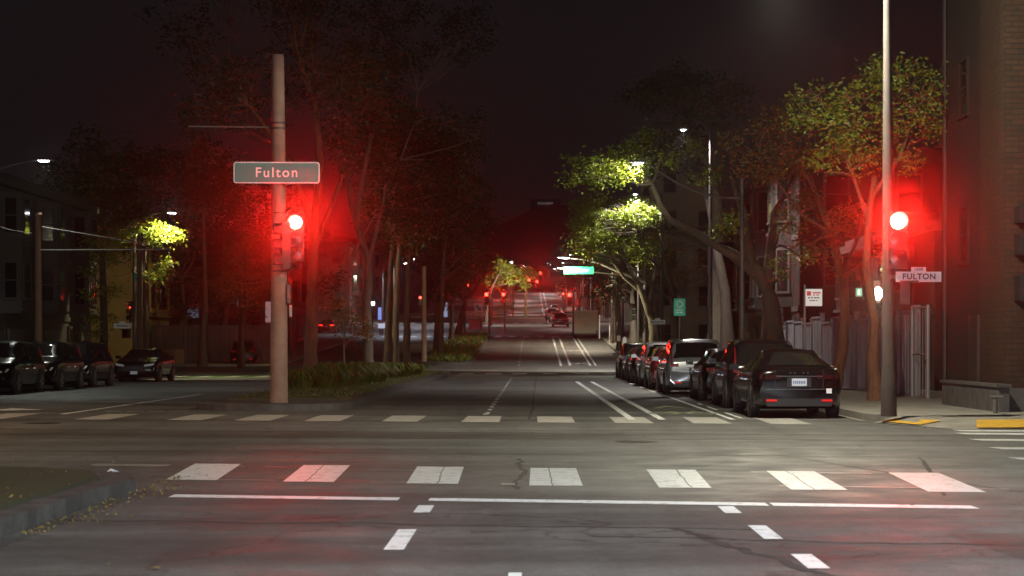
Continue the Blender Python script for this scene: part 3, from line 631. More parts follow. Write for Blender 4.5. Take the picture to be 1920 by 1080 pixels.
def street_lamp(label, base, H, arm_end, power, color, aim=None, hs=.55,  pole_m=M_STEEL, r=.10, arm_bow=.5, name='street_lamp', em=M_LED, angle=146, group=GLAMP, lampon=True, armz=None):
    root = thing(name, base, label, 'street lamp', group)
    b0 = Vector(base); top = b0+Vector((0, 0, H)); m = MB()
    m.tube([b0, b0+Vector((0, 0, .35)), b0+Vector((0, 0, .36)), top], [r*1.5, r*1.5, r*1.05, r*.65], 12); m.build('pole', pole_m, root, smooth=True)
    e = Vector(arm_end); st = Vector((b0.x, b0.y, armz if armz else top.z-.15)); a = MB()
    n = 8; a.tube([st.lerp(e, t)+Vector((0, 0, arm_bow*math.sin(math.pi*t))) for t in [i/n for i in range(n+1)]], [.05-.02*i/n for i in range(n+1)], 8); a.build('arm', pole_m, root, smooth=True)
    c = cobra_head(root, e, e-st, hs, em=em)
    if lampon: lamp('lamp_light', c, power, color, root, angle=angle, blend=.4, radius=.06, target=(c+Vector(aim)) if aim else None)
    return root
def signal_head(root, p, face, lit=None, scale=1.0, on_m=None, name='signal_head', power=0, target=None, n=3, r=.155):
    """p = centre of the top lens; face = unit XY vector the head looks along"""
    f = Vector((face[0], face[1], 0)).normalized(); s = Vector((-f.y, f.x, 0)); p = Vector(p); sc = scale
    h = MB(); w = .19*sc; hh = .36*sc
    zt = .2*sc; zb = -(n-1)*hh-.2*sc
    h.obox(p-f*.32*sc, s, f, (-w, w), (zt, zb), (0, .2*sc))
    hd = h.build(name, M_SIGGRN, root)
    for i in range(n):
        c = p+Vector((0, 0, -i*hh)); v = MB(); k = 12; vs = []; rr = r*sc*1.12
        for j in range(k+1):
            a = math.pi*(-.2+1.4*j/k); vs += [c-f*.12*sc+s*math.cos(a)*rr+Vector((0, 0, math.sin(a)*rr)), c+f*.06*sc+s*math.cos(a)*rr+Vector((0, 0, math.sin(a)*rr))]
        v.add(vs, [(2*j, 2*j+1, 2*j+3, 2*j+2) for j in range(k)]); v.build('visor', M_BLK, hd, local=False)
        l = MB(); vs = [c-f*.09*sc]
        for j in range(20): a = 2*math.pi*j/20; vs.append(c-f*.11*sc+s*math.cos(a)*r*sc+Vector((0, 0, math.sin(a)*r*sc)))
        l.add(vs, [(0, 1+j, 1+(j+1) % 20) for j in range(20)])
        on = (lit == i)
        l.build('lens', (on_m or M_REDON) if on else (M_LENSOFF), hd)
        if on and power: lamp('signal_light', c-f*.02, power, (1, .012, .006), root, target=target if target is not None else c+f*10, angle=32, blend=1, radius=r*sc*.95)
    return hd
M_REDON = mat('red_signal_lens', (.5, .02, .01), .4, emit=(1, .16, .12), estr=60)
M_REDFAR = mat('far_red_signal_lens', (.5, .02, .01), .4, emit=(1, .05, .03), estr=9)
M_LENSOFF = mat('dark_signal_lens', (.02, .02, .012), .3)
def ped_head(root, p, face, lit=True):
    f = Vector((face[0], face[1], 0)).normalized(); s = Vector((-f.y, f.x, 0)); h = MB(); h.obox(p, s, f, (-.21, .21), (-.21, .21), (-.12, .06)); h.obox(p, s, f, (-.23, .23), (.21, .24), (-.12, .22))
    hd = h.build('pedestrian_signal', M_BLK, root)
    if lit:
        q = MB(); q.obox(p, s, f, (-.1, .1), (-.1, .07), (.061, .07)); 
        for k in range(4): q.obox(p, s, f, (-.1+.053*k, -.06+.053*k), (.07, .15-.01*abs(k-1)), (.061, .07))
        q.build('hand_symbol', M_HANDOFF, hd)
    return hd
M_HANDOFF = mat('hand_symbol_red', (.4, .05, .02), .4, emit=(1, .06, .02), estr=1.0)

# left: tall concrete trolley pole with the first signal and the green blade sign
SP = 1700; HEADP = 5500
X0, Y0 = -6.13, 46.8
root = thing('traffic_signal', (X0, Y0, .16), 'tall concrete pole on the median nose with lit red light and green name board', 'traffic light', 'traffic signals')
m = MB(); m.tube([(X0, Y0, .15), (X0, Y0, 2.4), (X0-.03, Y0, 8.53)], [.215, .20, .15], 20); m.build('pole', M_POLE_C, root, smooth=True)
m = MB()
for z in (6.73, 6.86): m = MB(); m.tube([(X0-.02, Y0, z), (X0-.02, Y0, z+.05)], [.18, .18], 20); m.build('band', M_DKSTEEL, root, smooth=True)
for z in (3.30, 4.70): m = MB(); m.tube([(X0, Y0, z), (X0, Y0, z+.04)], [.198-.006*(z-3), .197-.006*(z-3)], 20); m.build('band', M_DKSTEEL, root, smooth=True)
m = MB(); m.tube([(X0-.2, Y0, 6.79), (X0-2.2, Y0+.1, 6.82)], .02, 6); m.build('wire_bracket', M_STEEL, root)
m = MB(); m.tube([(X0+.15, Y0-.05, 4.72), (X0+.3, Y0-.2, 4.85), (X0+.42, Y0-.4, 4.72)], .03, 6); m.build('bracket', M_DKSTEEL, root); m = MB(); m.tube([(X0+.15, Y0-.05, 3.4), (X0+.3, Y0-.2, 3.33), (X0+.42, Y0-.4, 3.5)], .03, 6); m.build('bracket', M_DKSTEEL, root)
signal_head(root, (X0+.43, Y0-.35, 4.48), (.02, -1), 0, power=SP, target=(0, 4, 4.4))
signal_head(root, (X0-.02, Y0-.36, 4.28), (-1, -.25), None)
sg = MB(); cx, cz = XA(519, Y0-.3), W(0, 324, Y0-.3).z; w2, h2 = 1.03, .255
def rrect(w, h, r, n=5):
    o = []
    for sx, sz, a0 in ((1, 1, 0), (-1, 1, 90), (-1, -1, 180), (1, -1, 270)):
        for k in range(n+1): a = R(a0+90*k/n); o.append((sx*(w-r)+r*math.cos(a), sz*(h-r)+r*math.sin(a)))
    return o
def plate(mb, c, w, h, r, y0, y1, roll=0):
    P = rrect(w, h, r); n = len(P); vs = []
    for yy in (y0, y1):
        for (a, e) in P: vs.append((c[0]+a*math.cos(roll)-e*math.sin(roll), yy, c[1]+a*math.sin(roll)+e*math.cos(roll)))
    mb.add(vs, [tuple(range(n)), tuple(range(n, 2*n))[::-1]]+[(i, (i+1) % n, n+(i+1) % n, n+i)[::-1] for i in range(n)])
plate(sg, (cx, cz), w2, h2, .07, Y0-.34, Y0-.32, -.003); sgo = sg.build('name_board', M_SIGNW, root)
q = MB(); plate(q, (cx, cz), w2-.024, h2-.024, .05, Y0-.345, Y0-.335, -.003); q.build('board_face', M_SIGNG, sgo)
text('board_lettering', 'Fulton', .33, M_SIGNW, sgo, Vector((cx, Y0-.35, cz-.005))-Vector((X0, Y0, .16)), spacing=1.22, bold=.003)
m = MB(); m.obox((cx, Y0-.3, cz), (1, 0, 0), (0, 1, 0), (-.06, .06), (-.2, .2), (0, .12)); m.build('sign_clamp', M_DKSTEEL, root)
m = MB(); m.obox((X0+.24, Y0-.05, 2.55), (1, 0, 0), (0, 1, 0), (-.03, .04), (0, .45), (-.1, .1)); m.build('junction_box', M_STEEL, root)

# right: lamp and signal pole
X0, Y0 = 6.94, 37.9
root = thing('traffic_signal', (X0, Y0, .14), 'tall grey lamp pole on the right corner with lit red light', 'traffic light', 'traffic signals')
m = MB(); m.tube([(X0, Y0, .14), (X0, Y0, 1.0), (X0, Y0, 1.02), (X0-.03, Y0, 8.6)], [.16, .145, .135, .075], 18); m.build('pole', mat('weathered_grey_paint', (.06, .05, .045), .85, noise=.3, nscale=4), root, smooth=True)
m = MB(); m.tube([(X0-.03, Y0, 8.45), (X0-.6, Y0-.15, 8.62), (X0-1.4, Y0-.4, 8.68), (X0-1.9, Y0-.6, 8.62)], [.05, .045, .04, .035], 8); m.build('arm', M_STEEL, root, smooth=True)
c = cobra_head(root, (X0-1.9, Y0-.6, 8.62), (-1, -.2))
lamp('lamp_light', c, 4000, (1, .93, .70), root, target=c+Vector((.1, .3, -1)), angle=172, blend=.12, radius=.06)
signal_head(root, (XA(1685.5, Y0-.3), Y0-.3, W(0, 414, Y0-.3).z), (-.05, -1), 0, power=SP, target=(0, 4, 2.8))
m = MB()
for z in (4.1, 3.0): m = MB(); m.tube([(X0, Y0, z), (X0+.2, Y0, z)], .03, 6); m.build('bracket', M_DKSTEEL, root)
ped_head(root, Vector((X0+.35, Y0-.1, W(0, 550, Y0).z)), (1, -.3), False)
ns = thing('street_name_sign', (X0, Y0-.2, 2.7), 'white FULTON name sign fixed to the right signal pole', 'street sign')
cx, cz = XA(1722, Y0-.25), W(0, 519, Y0-.25).z
m = MB(); plate(m, (cx, cz), .44, .1, .01, Y0-.27, Y0-.25); bo = m.build('name_board', M_SIGNW, ns)
m = MB(); plate(m, (cx, cz+.145), .145, .045, .005, Y0-.27, Y0-.25); m.build('number_tab', M_SIGNW, ns)
m = MB(); m.obox((X0+.1, Y0-.2, cz), (1, 0, 0), (0, 1, 0), (-.1, .1), (-.04, .04), (-.05, .1)); m.build('sign_clamp', M_DKSTEEL, ns)
text('lettering', 'FULTON', .155, M_SIGNINK, bo, Vector((cx+.01, Y0-.272, cz))-Vector((X0, Y0-.2, 2.7)), spacing=1.12, bold=.0035)
text('tab_lettering', '1600', .075, M_SIGNINK, bo, Vector((cx, Y0-.272, cz+.145))-Vector((X0, Y0-.2, 2.7)), spacing=1.2, bold=.001)

# signs on posts
def text_lines(mb, cx, y, cz, w, rows, dz, h): 
    for k in range(rows):
        ww = w*random.uniform(.6, 1); n = random.randint(2, 4); x = cx-ww/2
        for j in range(n): l = ww/n*random.uniform(.6, .85); mb.obox((x, y, cz-k*dz), (1, 0, 0), (0, -1, 0), (0, l), (0, h), (0, .002)); x += ww/n
Yp = 50; Xp = XA(1509, Yp)
root = thing('parking_sign', (Xp, Yp, .14), 'small white and red parking sign on a thin post before the grey fence', 'sign')
m = MB(); m.tube([(Xp, Yp, .14), (Xp, Yp, 3.1)], .03, 8); m.build('post', M_STEEL, root)
cx = XA(1526, Yp-.05); cz = W(0, 558, Yp).z
m = MB(); plate(m, (cx, cz), .215, .22, .02, Yp-.06, Yp-.05); bo = m.build('sign_plate', M_SIGNW, root)
m = MB(); m.obox((cx-.13, Yp-.061, cz+.05), (1, 0, 0), (0, -1, 0), (-.055, .055), (0, .11), (0, .002)); m.obox((cx+.05, Yp-.061, cz+.06), (1, 0, 0), (0, -1, 0), (-.08, .12), (.045, .08), (0, .002)); text_lines(m, cx+.06, Yp-.061, cz+.05, .22, 1, .05, .03); m.build('red_lettering', M_SIGNRED, bo)
m = MB(); text_lines(m, cx, Yp-.061, cz-.02, .32, 2, .07, .028); m.build('small_lettering', M_SIGNINK, bo)
Yp = 95; Xp = XA(1274, Yp)
root = thing('route_sign', (Xp, Yp, .14), 'bright green upright route sign with a round emblem, above the parked cars', 'sign')
m = MB(); m.tube([(Xp, Yp, .14), (Xp, Yp, 4.0)], .035, 8); m.build('post', M_STEEL, root)
cz = W(0, 576, Yp).z; m = MB(); plate(m, (Xp, cz), .28, .42, .03, Yp-.06, Yp-.04); bo = m.build('sign_plate', M_SIGNG2, root)
m = MB()
for k in range(16):
    a0, a1 = 2*math.pi*k/16, 2*math.pi*(k+1)/16
    m.add([(Xp+r_*math.cos(a), Yp-.064, cz+.15+r_*math.sin(a)) for r_, a in ((.17, a0), (.17, a1), (.13, a1), (.13, a0))], [(0, 1, 2, 3)])
m.build('emblem', M_SIGNW, bo); 
for kk in range(2): m = MB(); text_lines(m, Xp, Yp-.062, cz-.16-.12*kk, .4, 1, .12, .06); m.build('lettering', M_SIGNW, bo)
def peaked_sign(Xp, Yp, zp, label, words, pole=True, w=.42):
    root = thing('street_name_sign', (Xp, Yp, .14 if pole else zp), label, 'street sign')
    m = MB(); plate(m, (Xp, zp), w, .12, .02, Yp-.06, Yp-.04); bo = m.build('name_board', M_SIGNW, root)
    m = MB(); plate(m, (Xp, zp+.17), w*.36, .05, .01, Yp-.06, Yp-.04); m.build('number_tab', M_SIGNW, root)
    if pole: m = MB(); m.tube([(Xp, Yp, .14), (Xp, Yp, zp+.1)], .035, 8); m.build('post', M_STEEL, root)
    text('lettering', words, .13, M_SIGNINK, bo, Vector((Xp, Yp-.062, zp))-wloc(root), bold=.002)
peaked_sign(XA(1233, 108), 108, W(0, 604, 108).z, 'pale blue-white name sign on a post among the right trees', 'McALLISTER')

# second crossing, right: lamp pole and sign mast arm
Yp = 121; Xp = XA(1209, Yp)
root = thing('traffic_signal', (Xp, Yp, .14), 'pole with curved lamp arm and straight mast arm carrying the bright green sign', 'traffic light', 'traffic signals')
m = MB(); m.tube([(Xp, Yp, .14), W(1209, 440, Yp)], [.15, .09], 12); m.build('pole', M_STEEL, root, smooth=True)
m = MB(); P = [W(x, y, Yp+d) for x, y, d in ((1209, 530, 0), (1180, 518, -.5), (1150, 505, -1), (1120, 492, -1.5), (1090, 485, -2), (1065, 483, -2.4))]
m.tube(P, [.10, .09, .08, .07, .06, .05], 8); m.build('lamp_arm', mat('lit_galvanised', (.55, .54, .5), .5, .2), root, smooth=True)  # paler steel than the pole, painting in lamp light on the arm
c = cobra_head(root, P[-1], (-1, -.4), .7)
lamp('lamp_light', c, 3400, (1, .93, .56), root, target=c+Vector((.3, 1.2, -.3)), angle=172, blend=.15, radius=.06)
m = MB(); m.tube([W(1209, 522, Yp), W(1150, 515, Yp-1), W(1045, 503, Yp-2)], [.07, .05, .035], 8); m.build('mast_arm', M_STEEL, root, smooth=True)
cc = W(1085, 507, Yp-1.9); m = MB(); plate(m, (cc.x, cc.z), .92, .22, .05, cc.y-.02, cc.y); bo = m.build('name_board', mat('mast_sign_green', (.01, .30, .17), .5), root)
text('board_lettering', 'McAllister', .3, mat('mast_sign_letters', (.6, .62, .6), .5), bo, Vector((cc.x, cc.y-.024, cc.z))-wloc(root), bold=.006)
signal_head(root, W(1190, 575, Yp-.3), (1, -.1), None)
street_lamp('grey lamp pole with a long arm ending in the overhanging leaves', (XA(1391, 66), 66, .14), W(1391, 335, 66).z-.14, W(1212, 305, 66), 1100, GRN, aim=(-.7, .7, -.7), angle=172, arm_bow=-.35, armz=W(0, 372, 66).z)
street_lamp('lamp whose tiny bluish light shows high above the pale limb', (7.3, 80, .14), 10.2, W(1288, 243, 80), 4200, (1, .92, .84), hs=.28, r=.09, pole_m=M_DKSTEEL)
street_lamp('lamp whose tiny bluish light shows above the bright green tree', (7.4, 112, .14), 10.2, W(1196, 364, 112), 3000, (1, .96, .8), hs=.28, r=.09, pole_m=M_DKSTEEL)
street_lamp('left lamp glowing brightest over the bay-windowed house', (-20.0, 70, .14), 7.6, W(66, 301, 70), 800, (.92, 1, .85), r=.08, arm_bow=.1)
# left corner pole with lamp, signal, pedestrian head and name sign
Yp = 95; Xp = XA(252, Yp)
root = thing('traffic_signal', (Xp, Yp, .14), 'dark corner pole on the left with small bar lamp and side-on signal head', 'traffic light', 'traffic signals')
m = MB(); m.tube([(Xp, Yp, .14), W(252, 412, Yp)], [.11, .07], 10); m.build('pole', M_STEEL, root, smooth=True)
m = MB(); m.tube([W(253, 418, Yp), W(287, 402, Yp), W(310, 398, Yp)], [.035, .03, .025], 6); m.build('arm', M_STEEL, root)
c = cobra_head(root, W(312, 399, Yp), (1, -.1), .5)
lamp('lamp_light', c, 2400, (1, .9, .48), root, target=c+Vector((.1, .8, -.9)), angle=172, blend=.15, radius=.06)
signal_head(root, W(240, 572, Yp-.3), (-.95, -.5), 0, power=0, scale=.9, on_m=M_REDFAR)
ped_head(root, W(236, 626, Yp-.3), (-.6, -1), False)
m = MB(); m.obox(W(256, 519, Yp-.15), (1, 0, 0), (0, 1, 0), (-.12, .12), (-.22, .22), (-.02, .0)); m.build('green_plate', M_SIGNG2, root)
peaked_sign(XA(230, 94.5), 94.5, W(0, 611, 94.5).z, 'glowing white name sign hung on the left corner pole', 'McAllister', pole=False)
# timber pole beside it, trolley pole with cross arm
Yp = 93; Xp = XA(262, Yp); root = thing('utility_pole', (Xp, Yp, .14), 'pale timber pole standing against the dark corner pole', 'pole')
m = MB(); m.tube([(Xp, Yp, .14), W(262, 440, Yp)], [.16, .12], 12); m.build('pole', M_BARK2, root, smooth=True)
m = MB(); m.tube([W(255, 523, Yp), W(272, 523, Yp)], .05, 6); m.build('insulator_bar', M_STEEL, root)
Yp = 70; Xp = XA(73, Yp); root = thing('trolley_pole', (Xp, Yp, .14), 'orange-brown trolley pole on the left with a long cross arm', 'pole')
m = MB(); m.tube([(Xp, Yp, .14), W(71, 404, Yp)], [.15, .10], 14); m.build('pole', M_BRONZE, root, smooth=True)
m = MB(); m.tube([W(72, 404, Yp), W(71, 400, Yp)], .13, 12); m.build('cap', M_BRONZE, root)
m = MB(); m.tube([W(76, 469, Yp), W(318, 468, Yp)], [.03, .025], 8); m.tube([W(317, 466, Yp), W(318, 476, Yp)], .03, 6); m.build('cross_arm', M_STEEL, root)
m = MB(); m.tube([W(78, 425, Yp), W(200, 445, Yp), W(312, 466, Yp)], .012, 5); m.build('stay_wire', M_STEEL, root)
def wire(label, pts, r=.012):
    o = MB(); P = []
    for (a, c) in zip(pts, pts[1:]):
        a, c = Vector(a), Vector(c); P += [a.lerp(c, t/8)+Vector((0, 0, -.012*(c-a).length*math.sin(math.pi*t/8))) for t in range(8)]
    P.append(Vector(pts[-1])); o.tube(P, r, 5); ob = o.build('overhead_wire', M_STEEL, at=P[0]); tag(ob, label, 'wire', 'overhead wires'); return ob
wire('overhead wire running level behind the left signal pole', [W(262, 523, 93), W(420, 524, 84), W(512, 523, 70)], .016)
wire('overhead wire from the house past the trolley pole top', [W(-30, 415, 66), W(60, 437, 72)], .014)
wire('overhead wire slanting from the cross arm up to the timber pole', [W(200, 492, 75), W(250, 478, 93)], .014)
wire('overhead wire reaching left from the timber pole to the house', [W(160, 517, 80), W(252, 509, 93)], .014)
wire('overhead wire high behind the signal pole into the median tree', [W(340, 238, 47), W(180, 236, 60)], .01)

# poles and far signals
def pole_thing(label, px, pb, pt, Y, r=.09, m_=M_STEEL, name='pole'):
    root = thing(name, (XA(px, Y), Y, W(px, pb, Y).z), label, 'pole', None); m = MB(); m.tube([W(px, pb, Y), W(px, pt, Y)], [r, r*.7], 10); m.build('shaft', m_, root, smooth=True)
    m = MB(); m.tube([W(px, pt, Y), W(px, pt, Y)+Vector((0, 0, .06))], [r*.9, r*.6], 10); m.build('cap', m_, root); return root
pole_thing('thin pale sign post at the dark left corner', 350, 684, 595, 136, .05, name='sign_post')
Yp = 140
root = thing('traffic_signal', (XA(795, Yp), Yp, g(Yp)+.1), 'pale lit pole on the median with a tiny red light', 'traffic light', 'traffic signals')
m = MB(); m.tube([(XA(795, Yp), Yp, g(Yp)), W(795, 500, Yp)], [.2, .15], 12); m.build('pole', M_POLE_C, root, smooth=True)
signal_head(root, W(788, 558, Yp-.3), (.1, -1), 0, power=0, scale=.6, on_m=M_REDFAR)
def far_signal(label, px, py, Y, basepx=None, scale=1.0, power=500, mast=None):
    bx = basepx if basepx is not None else px+5
    root = thing('traffic_signal', (XA(bx, Y), Y, g(Y)+.1), label, 'traffic light', 'traffic signals')
    m = MB(); top = W(px, py-12, Y).z; m.tube([(XA(bx, Y), Y, g(Y)), (XA(bx, Y), Y, top)], [.13, .08], 8); m.build('pole', M_STEEL, root, smooth=True)
    if mast: m = MB(); m.tube([(XA(bx, Y), Y, top-.2), (XA(px, Y), Y, top)], [.09, .05], 6); m.build('mast_arm', M_STEEL, root)
    signal_head(root, W(px, py, Y-.3), (0, -1), 0, power=power*.45, scale=scale, on_m=M_REDFAR, target=(0, Y-60, g(Y)+5))
far_signal('far red light at the left edge of the rising street', 912, 552, 203, scale=1.2, power=700)
far_signal('far red light on a pale post just right of the leftmost far one', 944, 552, 208, 946, 1.1, 500)
far_signal('far red light standing above the white van', 1068, 553, 206, 1075, 1.2, 700)
far_signal('small red light between the white van and the right trees', 1162, 553, 203, 1168, .8, 0)
far_signal('highest far red light on a mast arm over the hill street', 1013, 512, 320, 1060, 1.4, 900, True)
far_signal('far red light hanging just left of the mast arm signals', 992, 525, 318, 962, 1.4, 900, True)
far_signal('lowest of the three far red lights over the hill street', 1007, 528, 335, 1056, 1.3, 600, True)
far_signal('small red light just left of the far bare tree limb', 878, 535, 196, 871, .8, 0)
far_signal('tiny red light left of the light above the white van', 1056, 551, 250, 1060, .8, 0)
# dark blade signs at the farther crossings
for px, py, Y, lab in ((1044, 514, 215, 'dull green name board just left of the bright green one'), (1036, 523, 320, 'smaller dull board under the other dull one')):
    root = thing('street_name_sign', W(px, py, Y), lab, 'street sign'); m = MB(); c = W(px, py, Y); plate(m, (c.x, c.z), 14*Y/F, 4.5*Y/F, .05, Y-.05, Y); m.build('name_board', M_SIGNG, root)
    m = MB(); m.tube([c+Vector((0, .05, .1)), Vector((7.2, Y, c.z+.3))], .05, 6); m.tube([Vector((7.2, Y, c.z+.3)), Vector((7.2, Y, g(Y)))], .09, 6); m.build('mast_arm', M_STEEL, root)
# keep-right sign on the upper median
Yp = 201; root = thing('keep_right_sign', (XA(900, Yp), Yp, g(Yp)), 'black and white arrow sign on a thin post at the median tip', 'sign')
m = MB(); m.tube([(XA(900, Yp), Yp, g(Yp)), W(900, 585, Yp)], .05, 6); m.build('post', M_STEEL, root)
c = W(897, 577, Yp-.1); m = MB(); plate(m, (c.x, c.z), .42, .46, .03, Yp-.12, Yp-.1); bo = m.build('sign_plate', M_SIGNW, root)
m = MB(); m.add([(c.x+a, Yp-.124, c.z+e) for a, e in ((-.28, .3), (-.16, .34), (.16, -.06), (.26, .04), (.28, -.3), (-.08, -.2), (.02, -.12), (-.3, .2))], [(0, 1, 2, 3, 4, 5, 6, 7)]); m.build('arrow', mat('sign_blue', (.03, .04, .2), .5), bo)

# ------------------------------------------------------------------ offscreen street lamps of this crossing (they light the near road)
street_lamp('lamp on the near right corner, just outside the view', (9.4, 17, .14), 8.8, (6.2, 16, 9.2), 2600, (.96, 1.0, .95))
street_lamp('lamp behind the viewer on the right kerb', (7.6, 3, .14), 8.8, (4.4, 3.4, 9.2), 4600, (.92, 1.0, .97))
street_lamp('lamp behind the viewer on the left side', (-19, 12, .14), 8.8, (-15.5, 12, 9.2), 1900, (1, .74, .5))
street_lamp('lamp on the left side of the crossing, outside the view', (-19.5, 40, .14), 8.8, (-16.2, 39, 9.2), 1800, (1, .60, .33))

# lamps up the hill
hl = [(-5.0, 229, 7.6, 4500, (1, .97, .74), 'up', 530), (6.9, 232, 8.5, 2200, (1, .8, .72), None, None), (-16, 206, 7.5, 2500, (.85, .88, 1), None, None), (-17, 236, 8, 2500, (.9, .9, 1), None, None),
      (-6.2, 292, 7.6, 3200, (1, .86, .4), 'up', None), (7, 300, 8.5, 3200, (1, .78, .66), None, None), (-4, 345, 8.5, 4200, (1, .8, .7), None, None), (6.9, 410, 8.5, 5000, (1, .78, .68), None, None), (6.9, 268, 8.5, 3000, (1, .74, .6), None, None), (-5, 385, 8.5, 4500, (1, .78, .66), None, None), (-5, 445, 8.5, 5500, (1, .78, .66), None, None), (6.9, 510, 8.5, 7000, (1, .8, .7), None, None), (-5, 480, 8.5, 7000, (1, .82, .74), None, None), (6.5, 545, 8.5, 9000, (1, .85, .8), None, None), (7.2, 133, 8.3, 3600, (1, .93, .82), None, None), (7.2, 176, 8.5, 6000, WARM, None, None)]  # the extra median and kerb lamps and the tree-hidden one are added light
labs = ['lamp shining on the white-lit far tree', 'lamp at the second uphill crossing, right', 'lamp at the second uphill crossing, left kerb', 'lamp past the second uphill crossing, left kerb', 'lamp under the small yellow-lit tree', 'lamp midway up the hill on the right', 'lamp midway up the hill on the median', 'lamp high on the hill, right kerb', 'added lamp just past the second uphill crossing, right kerb', 'added lamp in the middle of the upper median row', 'added upper median lamp nearer the crest', 'added right kerb lamp just below the crest', 'lamp near the hill crest on the median', 'lamp on the crest, right kerb', 'added lamp just past the crossing, hidden behind the mast-arm tree', 'lamp among the trees above the white van']
for (x, y, h, p, c, px, py), lab in zip(hl, labs):
    z = g(y); s = -1 if x > 0 else 1
    street_lamp(lab, (x, y, z+.1), h-.3, (x+s*2.2, y, z+h), p, c, r=.09, arm_bow=.2, hs=.4, **(dict(aim=(0, 1, -.15), angle=174) if px == 'up' else {}))

# ------------------------------------------------------------------ vehicles
def lerp_tab(tab, y):
    if y <= tab[0][0]: return tab[0][1]
    for (a, va), (b_, vb) in zip(tab, tab[1:]):
        if y <= b_: return va+(vb-va)*(y-a)/(b_-a)
    return tab[-1][1]
KINDS = {
 'sedan': dict(L=4.85, W=.93, top=[(0, .80), (.03, .98), (.12, 1.05), (.62, 1.10), (1.25, 1.36), (1.75, 1.45), (2.4, 1.46), (2.85, 1.38), (3.55, 1.04), (3.9, .98), (4.5, .86), (4.75, .74), (4.85, .5)],
    belt=[(0, .72), (.05, .92), (.62, 1.0), (3.5, .94), (4.3, .84), (4.75, .66), (4.85, .45)], rear=(.64, 1.40), front=(2.72, 3.5), side=(.95, 3.2), wr=.58, wheels=(.98, 3.87), wr_=.34),
 'hatch': dict(L=4.3, W=.89, top=[(0, .75), (.04, 1.0), (.16, 1.10), (.5, 1.42), (.85, 1.50), (2.3, 1.52), (2.7, 1.42), (3.35, 1.06), (3.7, 1.0), (4.1, .84), (4.3, .5)],
    belt=[(0, .7), (.1, .96), (3.2, .96), (3.8, .84), (4.3, .45)], rear=(.16, .56), front=(2.6, 3.3), side=(.5, 3.05), wr=.58, wheels=(.75, 3.35), wr_=.33),
 'suv': dict(L=4.65, W=.94, top=[(0, .8), (.04, 1.05), (.12, 1.14), (.42, 1.56), (.75, 1.66), (2.4, 1.70), (2.9, 1.60), (3.5, 1.16), (3.8, 1.1), (4.35, .98), (4.55, .8), (4.65, .55)],
    belt=[(0, .75), (.08, 1.02), (3.4, 1.04), (4.1, .94), (4.65, .5)], rear=(.12, .48), front=(2.8, 3.45), side=(.5, 3.25), wr=.64, wheels=(.85, 3.7), wr_=.36),
 'minivan': dict(L=5.05, W=.98, top=[(0, .8), (.04, 1.08), (.10, 1.16), (.34, 1.62), (.7, 1.74), (2.8, 1.76), (3.3, 1.64), (4.1, 1.14), (4.4, 1.04), (4.85, .86), (5.05, .5)],
    belt=[(0, .75), (.06, 1.06), (3.9, 1.0), (4.5, .86), (5.05, .45)], rear=(.10, .38), front=(3.1, 4.05), side=(.45, 3.85), wr=.70, wheels=(.95, 4.02), wr_=.35)}
PAINTS = {}
def paint(c, rough=.25, metal=.3):
    k = tuple(c)
    if k not in PAINTS: PAINTS[k] = mat('car_paint_%d' % len(PAINTS), c, rough, metal if c[0] > .02 else 0, coat=1.0 if c[0] > .02 else .35, spec=.5 if c[0] > .02 else .25, noise=.12, nscale=2)
    return PAINTS[k]
CAR_N = 0
